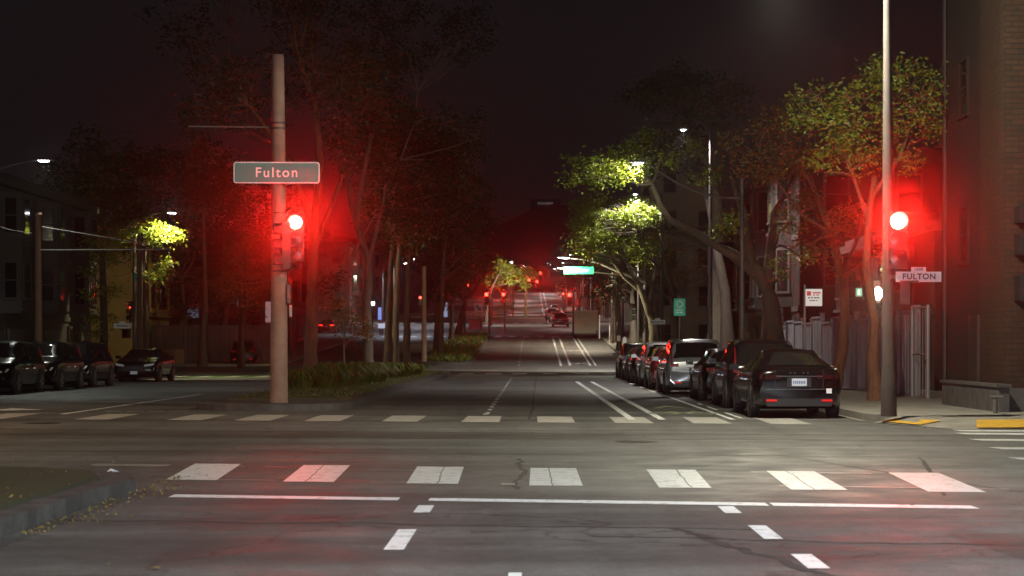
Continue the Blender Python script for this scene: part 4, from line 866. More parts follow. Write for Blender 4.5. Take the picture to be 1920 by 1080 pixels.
def car(kind, x, y, color, label, heading=0, group='cars parked along the kerb', face='rear', tail=None, plate=True, name='parked_car', sc=1.0):
    """heading 0: nose points up the street (away from the viewer), y = rear bumper; pi: nose towards the viewer, y = nose"""
    K = KINDS[kind]; L = K['L']; Wd = K['W']
    zg = g(y+2)
    root = thing(name, (x, y if heading == 0 else y+L, zg), label, 'car', group, rz=heading)
    sl_ = math.atan((g(y+4.5)-g(y))/4.5)
    root.rotation_euler = (sl_ if heading == 0 else -sl_, 0, heading)
    pm = paint(color)
    st = sorted(set([0, .03, .08, .14, .25, .4, .55]+[p[0] for p in K['top']]+[p[0] for p in K['belt']]+list(K['rear'])+list(K['front'])+list(K['side'])+[L*i/18 for i in range(1, 18)]+[L-.03, L-.1, L-.2, L]))
    def ring(t):
        e = min(t, L-t); w = Wd*(1-.13*max(0, 1-e/.42)**2); zb = .2+.10*max(0, 1-e/.3)
        zt = lerp_tab(K['top'], t); bt = min(lerp_tab(K['belt'], t), zt-.03)
        cab = max(0, min(1, (zt-bt-.1)/.25)); wt = w*.90*(1-cab)+K['wr']*cab
        if zt-bt < .1: wt = w*.88
        zm = zb+(bt-zb)*.45
        return [(0, zb), (w*.82, zb), (w*.96, zb+.1), (w*.985, zm-.08), (w, zm+.04), (w*.985, bt-.1), (w*.955, bt-.015), (w*.935, bt) if cab > .05 else (w*.94, bt),
                (wt+.02, zt-.07 if cab > .05 else bt+(zt-bt)*.5), (wt*.93, zt-.025), (wt*.6, zt-.005), (0, zt)]
    rings = []
    for t in st: q = ring(t); rings.append([(a, t, z) for a, z in q]+[(-a, t, z) for a, z in q[-2:0:-1]])
    n = len(rings[0]); body = MB()
    for r_ in rings: body.v += r_
    for i in range(len(rings)-1):
        for k in range(n): body.f.append((i*n+k, i*n+(k+1) % n, (i+1)*n+(k+1) % n, (i+1)*n+k)[::-1]); body.m.append(0)
    body.f += [tuple(range(n)), tuple((len(rings)-1)*n+k for k in range(n))[::-1]]; body.m += [0, 0]
    bo = body.build('body', pm, root, local=True, smooth=38)
    # wheel arches and wheels
    for wy in K['wheels']:
        for s in (-1, 1): ar = MB(); ar.tube([(s*(Wd*.90), wy, K['wr_']), (s*(Wd+.006), wy, K['wr_'])], [K['wr_']+.06]*2, 22); ar.build('wheel_arch', M_BLK, root, local=True)
    for wy in K['wheels']:
        for s in (-1, 1):
            R_ = K['wr_']; w = MB(); xs = (Wd-.20, Wd-.18, Wd+.0, Wd+.022); w.tube([(s*a, wy, R_) for a in xs], [R_*.96, R_, R_, R_*.94], 24); wo = w.build('wheel', M_TYRE, root, local=True, smooth=50)
            q = MB(); c = Vector((s*(Wd+.024), wy, R_))
            for k in range(5):
                a = 2*math.pi*k/5; d = Vector((0, math.cos(a), math.sin(a))); p = Vector((0, -d.z, d.y))
                q.add([c+d*.04+p*.035, c+d*R_*.66+p*.05, c+d*R_*.66-p*.05, c+d*.04-p*.035], [(0, 1, 2, 3)])
            vs = []
            for k in range(20): a = 2*math.pi*k/20; vs += [c+Vector((0, math.cos(a), math.sin(a)))*R_*.68, c+Vector((0, math.cos(a), math.sin(a)))*R_*.60]
            q.add(vs, [(2*k, 2*k+1, (2*k+3) % 40, (2*k+2) % 40) for k in range(20)])
            q.build('rim', M_RIM, wo, local=True)
    # glazing from the same surface, a few mm proud
    def P(t, k, off=.007):
        q = ring(t); a, z = q[k]; cz = .9; d = Vector((a, 0, z-cz)); d = d.normalized() if d.length else Vector((0, 0, 1)); return Vector((a, t, z))+d*off
    def top_glass(t0, t1, nm, dirn):
        gm = MB(); ts = [t0+(t1-t0)*i/7 for i in range(8)]; V = []
        dv = Vector((0, dirn*.006, .006))
        for t in ts:
            q = ring(t); row = []
            for a, z in ((q[8][0]*.90, q[8][1]*.25+q[9][1]*.75), (q[9][0]*.8, q[9][1]), (q[10][0], q[10][1]), (0, q[11][1])): row.append(Vector((a, t, z))+dv)
            row = row+[Vector((-v.x, v.y, v.z)) for v in row[-2::-1]]; V += row
        m_ = 7; gm.add(V, [(i*m_+k, i*m_+k+1, (i+1)*m_+k+1, (i+1)*m_+k) for i in range(7) for k in range(6)]); gm.build(nm, M_GLASS, root, local=True, smooth=60)
    top_glass(K['rear'][0], K['rear'][1], 'rear_window', -1); top_glass(K['front'][0], K['front'][1], 'windscreen', 1)
    a, e = K['side']; cuts = [a, a+(e-a)*.30, a+(e-a)*.64, e]
    for s in (-1, 1):
        for i in range(3):
            t0 = cuts[i]+.04; t1 = cuts[i+1]-.04; ts = [t0+(t1-t0)*j/4 for j in range(5)]; gm = MB(); V = []
            for t in ts:
                q = ring(t); lo = Vector((q[7][0], t, q[7][1])); hi = Vector((q[8][0], t, q[8][1])); A = lo.lerp(hi, .06); B = lo.lerp(hi, .94)
                for v in (A, B): V.append(Vector((s*(v.x+.008), v.y, v.z+.003)))
            gm.add(V, [(2*j, 2*j+1, 2*j+3, 2*j+2) for j in range(4)]); gm.build('side_window', M_GLASS, root, local=True)
        mm = MB(); my = K['front'][1]-.38; mz = lerp_tab(K['belt'], my)+.1; mm.box((s*(Wd+.10), my, mz), (.2, .10, .13)); mm.box((s*(Wd-.0), my, mz-.05), (.14, .05, .04)); mm.build('wing_mirror', pm, root, local=True)
        dh = MB(); dh.box((s*(Wd+.004), cuts[1]+.25, .80), (.03, .16, .025)); dh.box((s*(Wd+.004), cuts[2]+.25, .80), (.03, .16, .025)); dh.build('door_handle', M_CHROME, root, local=True)
    tl = K['top'][0]
    zr = lerp_tab(K['top'], .06)
    # rear end
    bm_ = MB(); bm_.box((0, -.015, .34), (Wd*1.45, .06, .16)); bm_.build('lower_bumper', M_BLK, root, local=True)
    for s in (-1, 1):
        t = MB()
        if kind == 'sedan':
            t.obox((s*Wd*.58, -.012, .86), (1, 0, 0), (0, 1, 0), (-.17, .17), (-.035, .055), (-.01, .05)); t.obox((s*Wd*.80, .03, .86), (s, 0, 0), (0, 1, 0), (0, .07), (-.04, .06), (0, .22))
        elif kind == 'hatch':
            t.tube([(s*Wd*.78, .02, .92), (s*Wd*.74, .14, 1.12)], [.06, .04], 6); t.obox((s*Wd*.68, -.0, .86), (1, 0, 0), (0, 1, 0), (-.12, .1), (-.04, .05), (-.012, .1))
        else:
            t.tube([(s*Wd*.82, .01, .92), (s*Wd*.80, .12, 1.16), (s*(K['wr']+.10), .34, 1.48)], [.035, .03, .015], 6); t.obox((s*Wd*.72, 0, .93), (1, 0, 0), (0, 1, 0), (-.13, .12), (-.05, .05), (-.012, .1))
        t.build('tail_light', tail or M_TAIL, root, local=True)
        t = MB(); t.obox((s*Wd*.62, -.05, .38), (1, 0, 0), (0, 1, 0), (-.11, .11), (-.018, .024), (-.005, .01)); t.build('rear_reflector', M_TAILR, root, local=True)
    hz = .72 if kind != 'sedan' else .76
    p_ = MB(); p_.box((0, -.02, hz), (.5, .03, .2)); p_.build('plate_recess', M_BLK, root, local=True)
    p_ = MB(); p_.box((0, -.04, hz), (.31, .015, .155)); po = p_.build('number_plate', M_PLATE, root, local=True)
    p_ = MB()
    for k in range(7): p_.box((-.115+.038*k, -.049, hz), (.022, .003, .06))
    p_.build('plate_characters', M_PLATE_INK, po, local=True)
    c = MB(); c.box((0, -.018, hz+.125), (.62 if kind != 'sedan' else .95, .02, .018)); c.box((0, -.018, hz-.145), (Wd*1.5, .02, .012)); c.build('chrome_strip', M_CHROME, root, local=True)
    w_ = MB()
    if kind != 'sedan': w_.tube([(-.05, .10, 1.13), (.28, .2, 1.25)], .01, 4)
    else: w_.tube([(-.3, -.035, .30), (-.3, .05, .30)], .04, 8)
    w_.build('rear_wiper' if kind != 'sedan' else 'exhaust', M_CHROME if kind == 'sedan' else M_BLK, root, local=True)
    if kind == 'sedan':
        for s in (-1, 1): sm = MB(); sm.box((s*.50, -.004, .84), (.012, .012, .36)); sm.build('boot_seam', M_BLK, root, local=True)
    # front end
    for s in (-1, 1):
        h = MB(); h.add([(s*Wd*.46, L-.005, .66), (s*Wd*.84, L-.10, .70), (s*Wd*.90, L-.25, .80), (s*Wd*.84, L-.22, .80), (s*Wd*.48, L-.03, .74)]+[(s*Wd*.46, L-.10, .66), (s*Wd*.80, L-.3, .70), (s*Wd*.80, L-.4, .79), (s*Wd*.78, L-.4, .79), (s*Wd*.48, L-.2, .74)], [(0, 1, 2, 3, 4), (0, 5, 6, 1), (1, 6, 7, 2), (4, 3, 8, 9), (3, 2, 7, 8), (0, 4, 9, 5)])
        h.build('headlight', M_HEAD, root, local=True)
    gr = MB()
    for k in range(4): gr.box((0, L+.0, .48+.05*k), (Wd*.95, .02, .018))
    gr.box((0, L-.012, .55), (Wd*1.0, .02, .22)); gr.build('grille', M_BLK, root, local=True)
    c = MB(); c.tube([(0, L+.012, .60), (0, L+.02, .60)], .05, 12); c.build('badge', M_CHROME, root, local=True)
    p_ = MB(); p_.box((0, L+.02, .40), (.3, .012, .13)); p_.build('front_plate', M_PLATE, root, local=True)
    return root
BLK = (.004, .004, .005); DK = (.010, .010, .012); SIL = (.33, .34, .37); REDC = (.16, .02, .02); WHC = (.55, .55, .55); BRN = (.05, .04, .035)
a_ = car('sedan', 5.53, 40.4, BLK, 'black sedan nearest the corner, first in the right kerb row', tail=mat('smoked_tail_light', (.035, .004, .004), .12, coat=.6))
dc = MB(); dc.box((.62, -.03, .58), (.11, .01, .10)); dc.build('sticker', M_SIGNW, a_, local=True)
dc = MB()
for k in (-1.4, -.7, 0, .7, 1.4):
    if k: dc.tube([(k*.13, -.02, .955), (k*.13, -.006, .955)], .018, 8)
dc.build('trunk_badges', M_CHROME, a_, local=True)
car('suv', 5.60, 46.5, DK, 'dark hatch-backed car directly in front of the nearest black sedan')
car('sedan', 5.55, 53.0, BLK, 'low black car with a full-width red tail light behind the silver minivan')
car('minivan', 5.12, 60.6, SIL, 'silver minivan fourth in the right kerb row')
car('hatch', 4.95, 67.2, REDC, 'dark red hatchback just beyond the silver minivan')
car('suv', 4.98, 73.0, WHC, 'pale off-roader sixth in the right kerb row')
car('hatch', 4.9, 79.2, DK, 'grey hatchback seventh in the right kerb row')
car('sedan', 5.0, 85.0, BRN, 'brownish sedan eighth in the right kerb row')
car('suv', 5.0, 91.4, BLK, 'black car at the far end of the right kerb row')
GLC = 'cars parked facing the viewer on the left'
car('suv', XA(5, 60.5)-.7, 60.5, BLK, 'dark car cut by the left edge of the view', math.pi, GLC)
car('suv', XA(92, 65.5)-.75, 65.5, BLK, 'black off-roader second from the left edge', math.pi, GLC)
car('suv', XA(155, 70.8)-.72, 70.8, BLK, 'black car third from the left edge', math.pi, GLC)
car('sedan', XA(251, 82), 82, BLK, 'black sedan standing apart at the end of the left row', math.pi, GLC)
car('suv', XA(455, 137), 137, BLK, 'dark car with one glinting tail light on the far left corner', 0, 'cars farther up the street')
car('sedan', XA(612, 205), 205, REDC, 'dark red car up the left street, seen past the red-barked tree', 0, 'cars farther up the street', tail=mat('brake_light', (.6, .01, .01), .2, emit=(1, .03, .01), estr=4))
for i, (px, Y, kd, c_) in enumerate(((1051, 226, 'suv', REDC), (1043, 246, 'hatch', WHC), (1037, 262, 'suv', SIL), (1034, 286, 'sedan', WHC), (1040, 345, 'suv', WHC))):
    car(kd, XA(px, Y), Y, c_, ['dark red car stopped left of the white van', 'small white car uphill of the white van', 'silver car second uphill of the white van', 'white sedan third uphill of the white van', 'white car highest on the hill street'][i], 0, 'cars farther up the street', tail=M_TAILR)
hc = car('sedan', .35, -6.6, (.2, .2, .21), 'grey sedan waiting behind the viewer with its headlights on', 0, None)
for s_ in (-1, 1): lamp('headlight_beam', (.35+s_*.62, -1.5, .70), HEADP, (.86, .93, 1.0), None, target=(.35+s_*.9, 40, 2.2), angle=44, blend=.9, radius=.07).parent = None
# white box van
Y = 193; z = g(Y); root = thing('delivery_van', (5.25, Y, z), 'pale box van parked with its back to the viewer past the second crossing', 'van')
VX0 = 5.25
m = MB(); m.box((VX0, Y+2.6, z+1.62), (2.35, 4.6, 2.2)); m.build('cargo_box', mat('van_white', (.7, .65, .52), .5, noise=.15, nscale=2), root)
m = MB(); m.prism([(VX0-1.0, Y+4.95), (VX0+1.0, Y+4.95), (VX0+.9, Y+6.4), (VX0-.9, Y+6.4)], z+.5, z+1.9); m.build('cab', MATS['van_white'], root)
for s in (-1, 1):
    m = MB(); m.box((VX0+s*.56, Y+.28, z+1.55), (1.05, .04, 1.9)); d = m.build('rear_door', MATS['van_white'], root)
    m = MB(); m.box((VX0+s*.1, Y+.24, z+1.4), (.03, .04, .5)); m.build('handle', M_DKSTEEL, d)
    m = MB(); m.box((VX0+s*1.05, Y+.27, z+.7), (.16, .05, .3)); m.build('tail_light', M_TAIL, root)
    for yy in (1.2, 5.4):
        m = MB(); m.tube([(VX0+s*.85, Y+yy, z+.4), (VX0+s*1.1, Y+yy, z+.4)], .4, 16); m.build('wheel', M_TYRE, root)
m = MB(); m.box((VX0, Y+.2, z+.42), (2.3, .2, .16)); m.build('rear_bumper', M_DKSTEEL, root)
m = MB(); m.box((VX0, Y+2.6, z+2.76), (2.42, 4.7, .07)); m.build('roof_rim', M_SIGNW, root)

# ------------------------------------------------------------------ buildings, fences
GBLD = 'houses lining the street'
M_TRIM = mat('dull_trim', (.055, .05, .045), .8)
def window(root, O, U, N, w, h, fm=M_TRIM, gm=M_WIN, bars=1, t=.09):
    f = MB(); f.obox(O, U, N, (-w/2-t, w/2+t), (h, h+t), (0, .06)); f.obox(O, U, N, (-w/2-t-.04, w/2+t+.04), (-t, 0), (0, .10)); f.obox(O, U, N, (-w/2-t, -w/2), (0, h), (0, .055)); f.obox(O, U, N, (w/2, w/2+t), (0, h), (0, .055))
    if bars: f.obox(O, U, N, (-w/2, w/2), (h*.5-.025, h*.5+.025), (.0, .04))
    fo = f.build('window', fm, root)
    p = MB(); p.obox(O, U, N, (-w/2, w/2), (0, h), (-.01, .018)); p.build('pane', gm, fo); return fo
def brick_mat(name, c1, c2, mortar, sc=(1, 1, 1), scale=1.0):
    m = bpy.data.materials.new(name); m.use_nodes = True; nt = m.node_tree; b = nt.nodes['Principled BSDF']; L = nt.links.new
    geo = nt.nodes.new('ShaderNodeNewGeometry'); sp = nt.nodes.new('ShaderNodeSeparateXYZ'); cb = nt.nodes.new('ShaderNodeCombineXYZ'); ad = nt.nodes.new('ShaderNodeMath'); ad.operation = 'ADD'
    L(geo.outputs['Position'], sp.inputs[0]); L(sp.outputs[0], ad.inputs[0]); L(sp.outputs[1], ad.inputs[1]); L(ad.outputs[0], cb.inputs[0]); L(sp.outputs[2], cb.inputs[1])
    t = nt.nodes.new('ShaderNodeTexBrick'); t.inputs['Scale'].default_value = scale; t.inputs['Color1'].default_value = (*c1, 1); t.inputs['Color2'].default_value = (*c2, 1); t.inputs['Mortar'].default_value = (*mortar, 1)
    t.inputs['Brick Width'].default_value = .3; t.inputs['Row Height'].default_value = .12; t.inputs['Mortar Size'].default_value = .012
    L(cb.outputs[0], t.inputs['Vector']); L(t.outputs[0], b.inputs['Base Color']); b.inputs['Roughness'].default_value = .85
    bp = nt.nodes.new('ShaderNodeBump'); bp.inputs['Strength'].default_value = .6; bp.inputs['Distance'].default_value = .02; L(t.outputs[1], bp.inputs['Height']); bp.invert = True; L(bp.outputs[0], b.inputs['Normal'])
    return m
M_BRICK = brick_mat('warm_brick', (.045, .021, .009), (.028, .013, .006), (.014, .010, .007))
M_SIDING = mat('painted_siding', (.06, .052, .046), .8, noise=.25, nscale=1.5, bump=.5, bscale=5, stretch=(.02, .02, 3))
M_STUCCO_Y = mat('yellow_stucco', (.45, .30, .10), .85, noise=.25, nscale=1.2, bump=.2, bscale=20)
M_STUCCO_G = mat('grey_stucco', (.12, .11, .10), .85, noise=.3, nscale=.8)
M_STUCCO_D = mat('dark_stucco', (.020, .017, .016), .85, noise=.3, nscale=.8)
M_ROOF = mat('dark_roof', (.05, .045, .04), .9)
M_DOOR = mat('dark_door', (.04, .03, .03), .5)
def house(label, x0, x1, y0, y1, h, wall_m, side, name='house', storeys=3, bays=2, front=True, street=True, lit=None):
    """side = +1: street facade is the low-|x| face of a right-hand house (looks -X); -1: left-hand house (looks +X)"""
    z0 = g((y0+y1)/2)+.1; zl = g(y0)-.3
    root = thing(name, ((x0+x1)/2, y0, z0), label, 'building', GBLD)
    m = MB(); m.box(((x0+x1)/2, (y0+y1)/2, (zl+z0+h)/2), (abs(x1-x0), y1-y0, z0+h-zl)); m.build('wall', wall_m, root)
    m = MB(); m.box(((x0+x1)/2, (y0+y1)/2, z0+h+.15), (abs(x1-x0)+.7, y1-y0+.5, .3)); m.box(((x0+x1)/2, (y0+y1)/2, z0+h+.45), (abs(x1-x0)-.2, y1-y0-.2, .3)); m.build('roof', M_ROOF, root)
    xf = x1 if side < 0 else x0; N = Vector((1 if side < 0 else -1, 0, 0)); U = Vector((0, 1, 0)); sh = h/storeys
    m = MB()
    for s in range(1, storeys): m.obox((xf, y0, z0+s*sh), U, N, (0, y1-y0), (-.12, .10), (0, .07))
    m.build('band', M_TRIM, root)
    nb = bays; wb = (y1-y0)/nb
    for b_ in range(nb):
        yc = y0+wb*(b_+.5)
        if sh*(storeys-1) > 2:
            m = MB(); d = .8; hw = min(1.3, wb*.32); zb, zt = z0+sh+.1, z0+h-.25
            P = [(0, -hw), (d, -hw*.62), (d, hw*.62), (0, hw)]; vs = [(xf+N.x*a, yc+c_, z) for z in (zb, zt) for a, c_ in P]
            m.add(vs, [(0, 1, 5, 4), (1, 2, 6, 5), (2, 3, 7, 6), (0, 3, 2, 1), (4, 5, 6, 7)]); m.build('bay', wall_m, root)
            for s in range(1, storeys):
                zc = z0+s*sh+.75; hh = sh-1.25
                window(root, (xf+N.x*d, yc, zc), U, N, hw*.8, hh)
                for q in (-1, 1):
                    a = Vector((xf, yc+q*hw, zc)); c2 = Vector((xf+N.x*d, yc+q*hw*.62, zc)); u = (c2-a).normalized(); nn = Vector((N.x*abs(u.y), q*abs(u.x), 0)).normalized()
                    window(root, (a+c2)/2, u, nn, (c2-a).length*.5, hh)
            for s in range(1, storeys): m = MB(); m.box((xf+N.x*(d+.03), yc, z0+s*sh+.25), (.12, hw*1.5, .12)); m.build('bay_trim', M_TRIM, root)
        m = MB(); m.obox((xf, yc-wb*.2, z0), U, N, (-.5, .5), (.1, 2.2), (0, .05)); d_ = m.build('door', M_DOOR, root)
        m = MB(); m.obox((xf, yc-wb*.2, z0), U, N, (-.62, .62), (2.2, 2.36), (0, .12)); m.obox((xf, yc-wb*.2, z0), U, N, (-.62, -.5), (.1, 2.2), (0, .08)); m.obox((xf, yc-wb*.2, z0), U, N, (.5, .62), (.1, 2.2), (0, .08)); m.build('door_frame', M_TRIM, d_)
        m = MB(); m.obox((xf, yc+wb*.2, z0), U, N, (-1.2, 1.2), (.05, 2.15), (0, .04))
        for k in range(4): m.obox((xf, yc+wb*.2, z0), U, N, (-1.15, 1.15), (.12+.52*k, .55+.52*k), (.04, .06))
        m.build('garage_door', M_STUCCO_G, root)
    if front:   # gable face looking at the viewer
        O = Vector(((x0+x1)/2, y0, 0)); nW = max(2, int(abs(x1-x0)/3))
        for s in range(storeys):
            for k in range(nW):
                xx = min(x0, x1)+abs(x1-x0)*(k+.5)/nW
                window(root, (xx, y0, z0+s*sh+.95), (1, 0, 0), (0, -1, 0), .9, sh-1.5, gm=(lit if (lit and s == 1 and k == 0) else M_WIN))
    return root
house('three-storey bay-windowed house behind the parked black cars at the left edge', -34, -22, 66, 96.5, 8.05, M_SIDING, -1, storeys=3, bays=5)
house('yellow-lit stucco building behind the left corner pole', -40, XA(246, 134), 134, 148, 9.5, M_STUCCO_Y, -1, bays=2, front=False)
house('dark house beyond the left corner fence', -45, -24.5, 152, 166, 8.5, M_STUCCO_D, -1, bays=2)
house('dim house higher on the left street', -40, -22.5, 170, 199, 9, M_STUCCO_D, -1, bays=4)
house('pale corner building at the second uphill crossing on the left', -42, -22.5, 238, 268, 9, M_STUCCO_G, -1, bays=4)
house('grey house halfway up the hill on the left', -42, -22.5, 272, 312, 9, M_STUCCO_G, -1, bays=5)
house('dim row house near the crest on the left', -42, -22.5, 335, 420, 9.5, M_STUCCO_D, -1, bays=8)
house('grey house standing behind the long fence on the right', 12.4, 26, 60, 78, 5.0, M_STUCCO_D, 1, storeys=2, bays=2)
house('pale grey tall building seen through the branches on the right', 9.2, 14.6, 150, 153.4, 17.5, M_STUCCO_G, 1, storeys=6, bays=1, name='apartment_block')
house('dark house between the fence house and the next crossing', 11.0, 26, 80, 101, 9, M_STUCCO_D, 1, bays=3)
house('house on the right slope beside the white van', 10.8, 26, 154, 198, 9.5, M_STUCCO_D, 1, bays=6)
house('grey corner house at the second uphill crossing on the right', 10.8, 26, 239, 268, 9.5, M_STUCCO_G, 1, bays=4)
house('house midway up the hill on the right', 10.8, 26, 271, 312, 9.5, M_STUCCO_G, 1, bays=5)
house('row house near the crest on the right', 10.8, 26, 335, 430, 9.5, M_STUCCO_D, 1, bays=8)
# right corner brick building: side wall to the street, front looking at the crossing
root = thing('brick_building', (10.45, 42.6, .14), 'tall brick building at the right edge with warm lit masonry', 'building', GBLD)
m = MB(); m.box((20.4, 44.0, 7.5), (19.9, 2.8, 15)); m.build('wall', M_BRICK, root)
m = MB(); m.box((20.4, 44.0, 15.2), (20.5, 3.4, .4)); m.build('roof', M_ROOF, root)
m = MB(); m.obox((10.45, 42.6, .14), (0, 1, 0), (-1, 0, 0), (0, .35), (0, 14.6), (0, .12)); m.build('corner_pilaster', M_BRICK, root)
for k, (zz, hh) in enumerate(((3.7, .55), (4.7, .45), (5.4, .35))):
    m = MB(); m.obox((10.9, 42.6, zz-1.2), (1, 0, 0), (0, -1, 0), (-.35, 1.4), (0, hh), (0, .5)); m.build('awning', M_BLK, root)
for k in range(3):
    for j in range(4): window(root, (12.4+3*j, 42.6, 2.2+4*k), (1, 0, 0), (0, -1, 0), 1.2, 1.9)
root = thing('house', (10.6, 45.45, .14), 'near-black block painted as the unlit far stretch of the brick building', 'building', GBLD)  # made-up block; its near-black walls stand for the unlit stretch of the facade
NB = mat('unlit_facade_dark', (.016, .012, .010), .9, noise=.35, nscale=.7, bump=.4, bscale=6)
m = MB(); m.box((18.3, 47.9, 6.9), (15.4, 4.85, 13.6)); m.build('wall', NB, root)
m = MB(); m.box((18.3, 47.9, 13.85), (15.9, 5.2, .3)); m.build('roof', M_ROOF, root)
m = MB(); m.tube([(10.53, 49.7, .14), (10.53, 49.7, 13.6)], .05, 6); m.build('drainpipe', M_DKSTEEL, root)
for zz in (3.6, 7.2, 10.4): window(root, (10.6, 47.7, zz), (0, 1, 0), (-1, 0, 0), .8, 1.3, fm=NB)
m = MB(); m.box((10.57, 46.6, 1.2), (.06, 1.0, 2.1)); m.build('door', M_DOOR, root)
# planter wall and standpipe in front of it
root = thing('low_wall', (10.1, 38.6, .14), 'low concrete planter wall at the foot of the brick building', 'wall')
m = MB(); m.box((9.75, 43.0, .40), (.22, 5.6, .52)); m.build('wall', M_CURB, root); m = MB(); m.box((9.75, 43.0, .69), (.3, 5.7, .06)); m.build('coping', M_CURB, root)
m = MB(); m.box((11.7, 41.0, .38), (3.6, .22, .5)); m.build('return_wall', M_CURB, root)
root = thing('standpipe', (XA(1866, 39.6), 39.6, .14), 'short capped standpipe before the low wall at the right edge', 'standpipe')
p = Vector(root.location); m = MB(); m.tube([p, p+Vector((0, 0, .30))], .05, 10); m.build('pipe', M_STEEL, root); m = MB(); m.tube([p+Vector((-.12, 0, .33)), p+Vector((.16, 0, .33))], .035, 8); m.build('cap', M_STEEL, root)
# fence
root = thing('fence', (10.5, 53, .14), 'long pale grey panel fence along the right pavement', 'fence')
M_FENCE = mat('grey_painted_fence', (.25, .235, .27), .7, noise=.3, nscale=1.5)
yy = 53.2
while yy < 84:
    w = 2.45; m = MB(); x = 10.5; h = 2.3+.12*math.sin(yy)
    m.box((x, yy+w/2, .14+h/2), (.05, w-.14, h)); 
    for k in range(6): m.box((x-.03, yy+.25+k*.4, .14+h/2), (.02, .03, h-.1))
    m.build('panel', M_FENCE, root)
    m = MB(); m.box((x, yy, .14+(h+.12)/2), (.14, .14, h+.12)); m.box((x, yy, h+.29), (.2, .2, .05)); m.build('post', M_FENCE, root)
    m = MB(); m.box((x-.02, yy+w/2, .14+h+.02), (.12, w-.15, .06)); m.build('rail', M_FENCE, root)
    yy += w+.02
root = thing('gate', (10.45, 51.3, .14), 'tall narrow barred gate between fence and brick building', 'gate')
M_GATE = mat('pale_gate_metal', (.25, .22, .23), .5, .2)
m = MB()
for yv in (50.9, 53.0): m.tube([(10.35, yv, .14), (10.35, yv, 2.6)], .05, 8)
m.tube([(10.35, 50.9, 2.55), (10.35, 53.0, 2.55)], .03, 6); m.tube([(10.35, 50.9, 1.3), (10.35, 53.0, 1.3)], .03, 6); m.build('frame', M_GATE, root)
m = MB()
for k in range(1, 6): m.tube([(10.35, 50.9+k*.35, .2), (10.35, 50.9+k*.35, 2.5)], .014, 5)
m.build('bars', M_GATE, root)
m = MB(); m.box((10.3, 51.0, 1.1), (.06, .12, .1)); m.build('latch', M_CHROME, root)
# lit wall lamp on the fence house
root = thing('wall_lamp', W(1646, 550, 59.6), 'bright oval wall lamp glowing just left of the right signal pole', 'lamp')
c = W(1646, 550, 59.6); m = MB(); m.tube([c+Vector((0, -.02, -.22)), c+Vector((0, -.02, -.1)), c+Vector((0, -.02, .1)), c+Vector((0, -.02, .2))], [.04, .13, .13, .04], 12); m.build('globe', mat('lamp_globe', (1, 1, 1), .4, emit=(1, .86, .66), estr=14), root, smooth=True)
m = MB(); m.obox(c+Vector((0, .12, 0)), (1, 0, 0), (0, 1, 0), (-.1, .1), (-.3, .4), (0, .3)); m.build('wall_bracket', M_DKSTEEL, root)
lamp('lamp_light', c+Vector((0, -.3, 0)), 60, (1, .8, .5), root, kind='POINT', radius=.1)
root = thing('notice_plate', W(1610, 548, 59.8), 'small dim grey notice left of the glowing wall lamp', 'sign'); c = W(1610, 548, 59.8)
m = MB(); plate(m, (c.x, c.z), .1, .13, .02, c.y-.02, c.y); pl = m.build('plate', M_SIGNG, root); m = MB(); m.obox(c, (1, 0, 0), (0, -1, 0), (-.03, .03), (-.08, .08), (.021, .024)); m.build('mark', M_SIGNW, pl)
# pale slanted panel seen between trunks
Y = 100; root = thing('signboard', (XA(1417, Y), Y, .14), 'pale upright panel with a slanted top between the dark trunks', 'panel')
m = MB(); P = [(1411, 655), (1424, 655), (1425, 600), (1411, 568)]; vs = [W(a, b_, Y) for a, b_ in P]+[W(a, b_, Y)+Vector((0, .1, 0)) for a, b_ in P]
m.add(vs, [(0, 1, 2, 3), (7, 6, 5, 4), (0, 4, 5, 1), (1, 5, 6, 2), (2, 6, 7, 3), (3, 7, 4, 0)]); m.build('board', M_SIGNW, root)
m = MB(); m.obox(W(1418, 612, Y-.03), (1, 0, 0), (0, -1, 0), (-.2, .2), (0, .05), (0, .02)); m.obox(W(1418, 630, Y-.03), (1, 0, 0), (0, -1, 0), (-.2, .2), (0, .03), (0, .02)); m.build('strap', M_DKSTEEL, root)
# parking meters on the right kerb
for i, (px, Y) in enumerate(((1160, 150), (1171, 146), (1178, 128))):
    X = 7.0; z = g(Y)+.14; root = thing('parking_meter', (XA(px, Y), Y, z), ['parking meter farthest up the right kerb', 'middle one of the three parking meters', 'parking meter nearest the end of the kerb row'][i], 'parking meter', 'parking meters'); p = Vector(root.location)
    m = MB(); m.tube([p, p+Vector((0, 0, 1.15))], .04, 8); m.build('post', M_STEEL, root); m = MB(); m.box(p+Vector((0, 0, 1.32)), (.26, .2, .4)); m.tube([p+Vector((0, -.02, 1.5)), p+Vector((0, -.02, 1.6))], [.12, .06], 8); m.build('head', M_SIGNW, root)
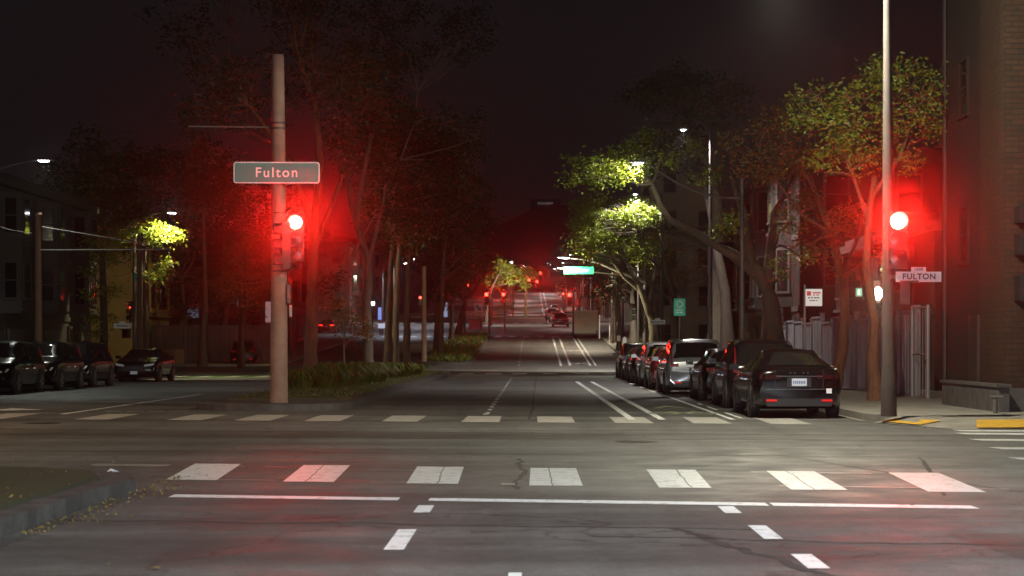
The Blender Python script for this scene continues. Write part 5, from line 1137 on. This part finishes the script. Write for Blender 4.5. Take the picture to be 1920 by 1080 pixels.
# left corner low wall, fence, blue portable sign, red box, lit shopfront
root = thing('boundary_fence', (-26, 139, .14), 'dark boundary fence at the far left corner', 'fence'); m = MB()
for k in range(28): m.box((-27.2+k*.33, 139, g(139)+1.5), (.28, .05, 2.6))
m.build('boards', M_DOOR, root); m = MB(); m.box((-22.7, 139.05, g(139)+2.7), (9.4, .1, .12)); m.build('rail', M_DOOR, root)
root = thing('low_wall', (-25, 137, .14), 'low brownish wall in front of the dark boundary fence', 'wall'); m = MB(); m.box((XA(325, 137), 137, .75), (1.55, .25, 1.1)); m.build('wall', mat('brown_wall', (.2, .13, .09), .85, noise=.3, nscale=3), root); m = MB(); m.box((XA(325, 137), 137, 1.33), (1.65, .32, .06)); m.build('coping', M_CURB, root)
root = thing('shop_sign', W(362, 585, 150), 'small bluish lit box sign in the dark left corner', 'sign'); c = W(362, 585, 150); m = MB(); m.box(c, (.8, .2, .9)); m.build('box', mat('blue_lightbox', (.2, .3, .5), .5, emit=(.25, .4, .6), estr=.12), root); m = MB(); m.box(c+Vector((0, .2, -2)), (.1, .1, 3.8)); m.build('post', M_DKSTEEL, root)
root = thing('utility_box', (XA(893, 218), 218, g(218)), 'dull red box beside the keep-right arrow sign', 'box'); c = W(892, 595, 218); m = MB(); m.box((c.x, 218, g(218)+.6), (1.5, .7, 1.0)); m.build('body', mat('dull_red', (.4, .03, .03), .5), root); m = MB(); m.box((c.x, 218, g(218)+1.13), (1.6, .8, .07)); m.build('lid', M_DKSTEEL, root)
for i, (px, py, w_, h_, Y, cc, es) in enumerate(((712, 588, .35, 1.3, 203, (.3, .4, 1), .7), (831, 580, .9, 1.6, 204, (.55, .65, 1), .35), (716, 611, .8, .5, 201, (.7, .75, 1), .6), (698, 569, .5, .35, 205, (.9, .95, 1), 5), (545, 583, .2, .9, 150, (.8, .5, .4), .25), (505, 585, .6, 1.6, 150, (.5, .3, .35), .3))):
    c = W(px, py, Y); root = thing('lit_sign', c, ['narrow blue lit sign past the slim median trunks', 'bluish white lit shop window beyond the pale median pole', 'small low white lit sign past the median trunks', 'small white lantern above the narrow blue sign', 'thin pinkish lit strip just right of the signal pole', 'pale pink notice board left of the signal pole'][i], 'sign')
    m = MB(); m.box(c, (w_, .15, h_)); m.build('face', mat('lit_face_%d' % i, (.5, .5, .5), .5, emit=cc, estr=es), root); m = MB(); zz = g(Y); m.box((c.x, Y+.15, (c.z+zz)/2), (.12, .1, c.z-zz)); m.build('post', M_DKSTEEL, root)
# small posts beside the far van (delineators)
for i, (px, Y) in enumerate(((1124, 188), (1143, 180))):
    p = Vector((XA(px, Y), Y, g(Y)+.14)); root = thing('delineator_post', p, ['white post against the right side of the white van', 'white post right of the one by the van'][i], 'post', 'white posts by the van'); m = MB(); m.tube([p, p+Vector((0, 0, 2.3))], .06, 8); m.build('post', M_SIGNW, root); m = MB(); m.tube([p+Vector((0, 0, 2.3)), p+Vector((0, 0, 2.45))], .07, 8); m.build('cap', M_BLK, root)
# hilltop building with a row of lit windows
Y = 900; c = W(1023, 380, Y); root = thing('hilltop_building', (c.x, Y, g(Y)), 'distant hilltop building with one row of tiny lit windows', 'building')
m = MB(); m.box((c.x, Y+10, (g(Y)+c.z+3)/2), (14, 12, c.z+1.2-g(Y))); m.build('wall', mat('night_dark_wall', (.008, .007, .008), .9), root)
m = MB(); m.box((c.x, Y+10, c.z+1.5), (14.6, 12.6, .6)); m.build('roof', MATS['night_dark_wall'], root)
for k in range(7):
    m = MB(); m.box((c.x-3.2+k*1.05, Y+3.9, c.z), (.35, .3, 1.0)); m.build('lit_window', mat('lit_window', (.5, .5, .5), .5, emit=(.9, .85, .9), estr=.35), root)

# ------------------------------------------------------------------ haze
b = MB(); b.box((0, 490, 37), (860, 1100, 80)); hz = b.build('haze', None); tag(hz, 'thin night haze filling the street', 'haze', None, 'stuff')
hm = bpy.data.materials.new('night_haze'); hm.use_nodes = True; nt = hm.node_tree; nt.nodes.clear()
out = nt.nodes.new('ShaderNodeOutputMaterial'); pv = nt.nodes.new('ShaderNodeVolumePrincipled')
pv.inputs['Color'].default_value = (.9, .9, .9, 1); pv.inputs['Density'].default_value = .0013; pv.inputs['Anisotropy'].default_value = .975
nt.links.new(pv.outputs[0], out.inputs['Volume']); hz.data.materials.clear(); hz.data.materials.append(hm)
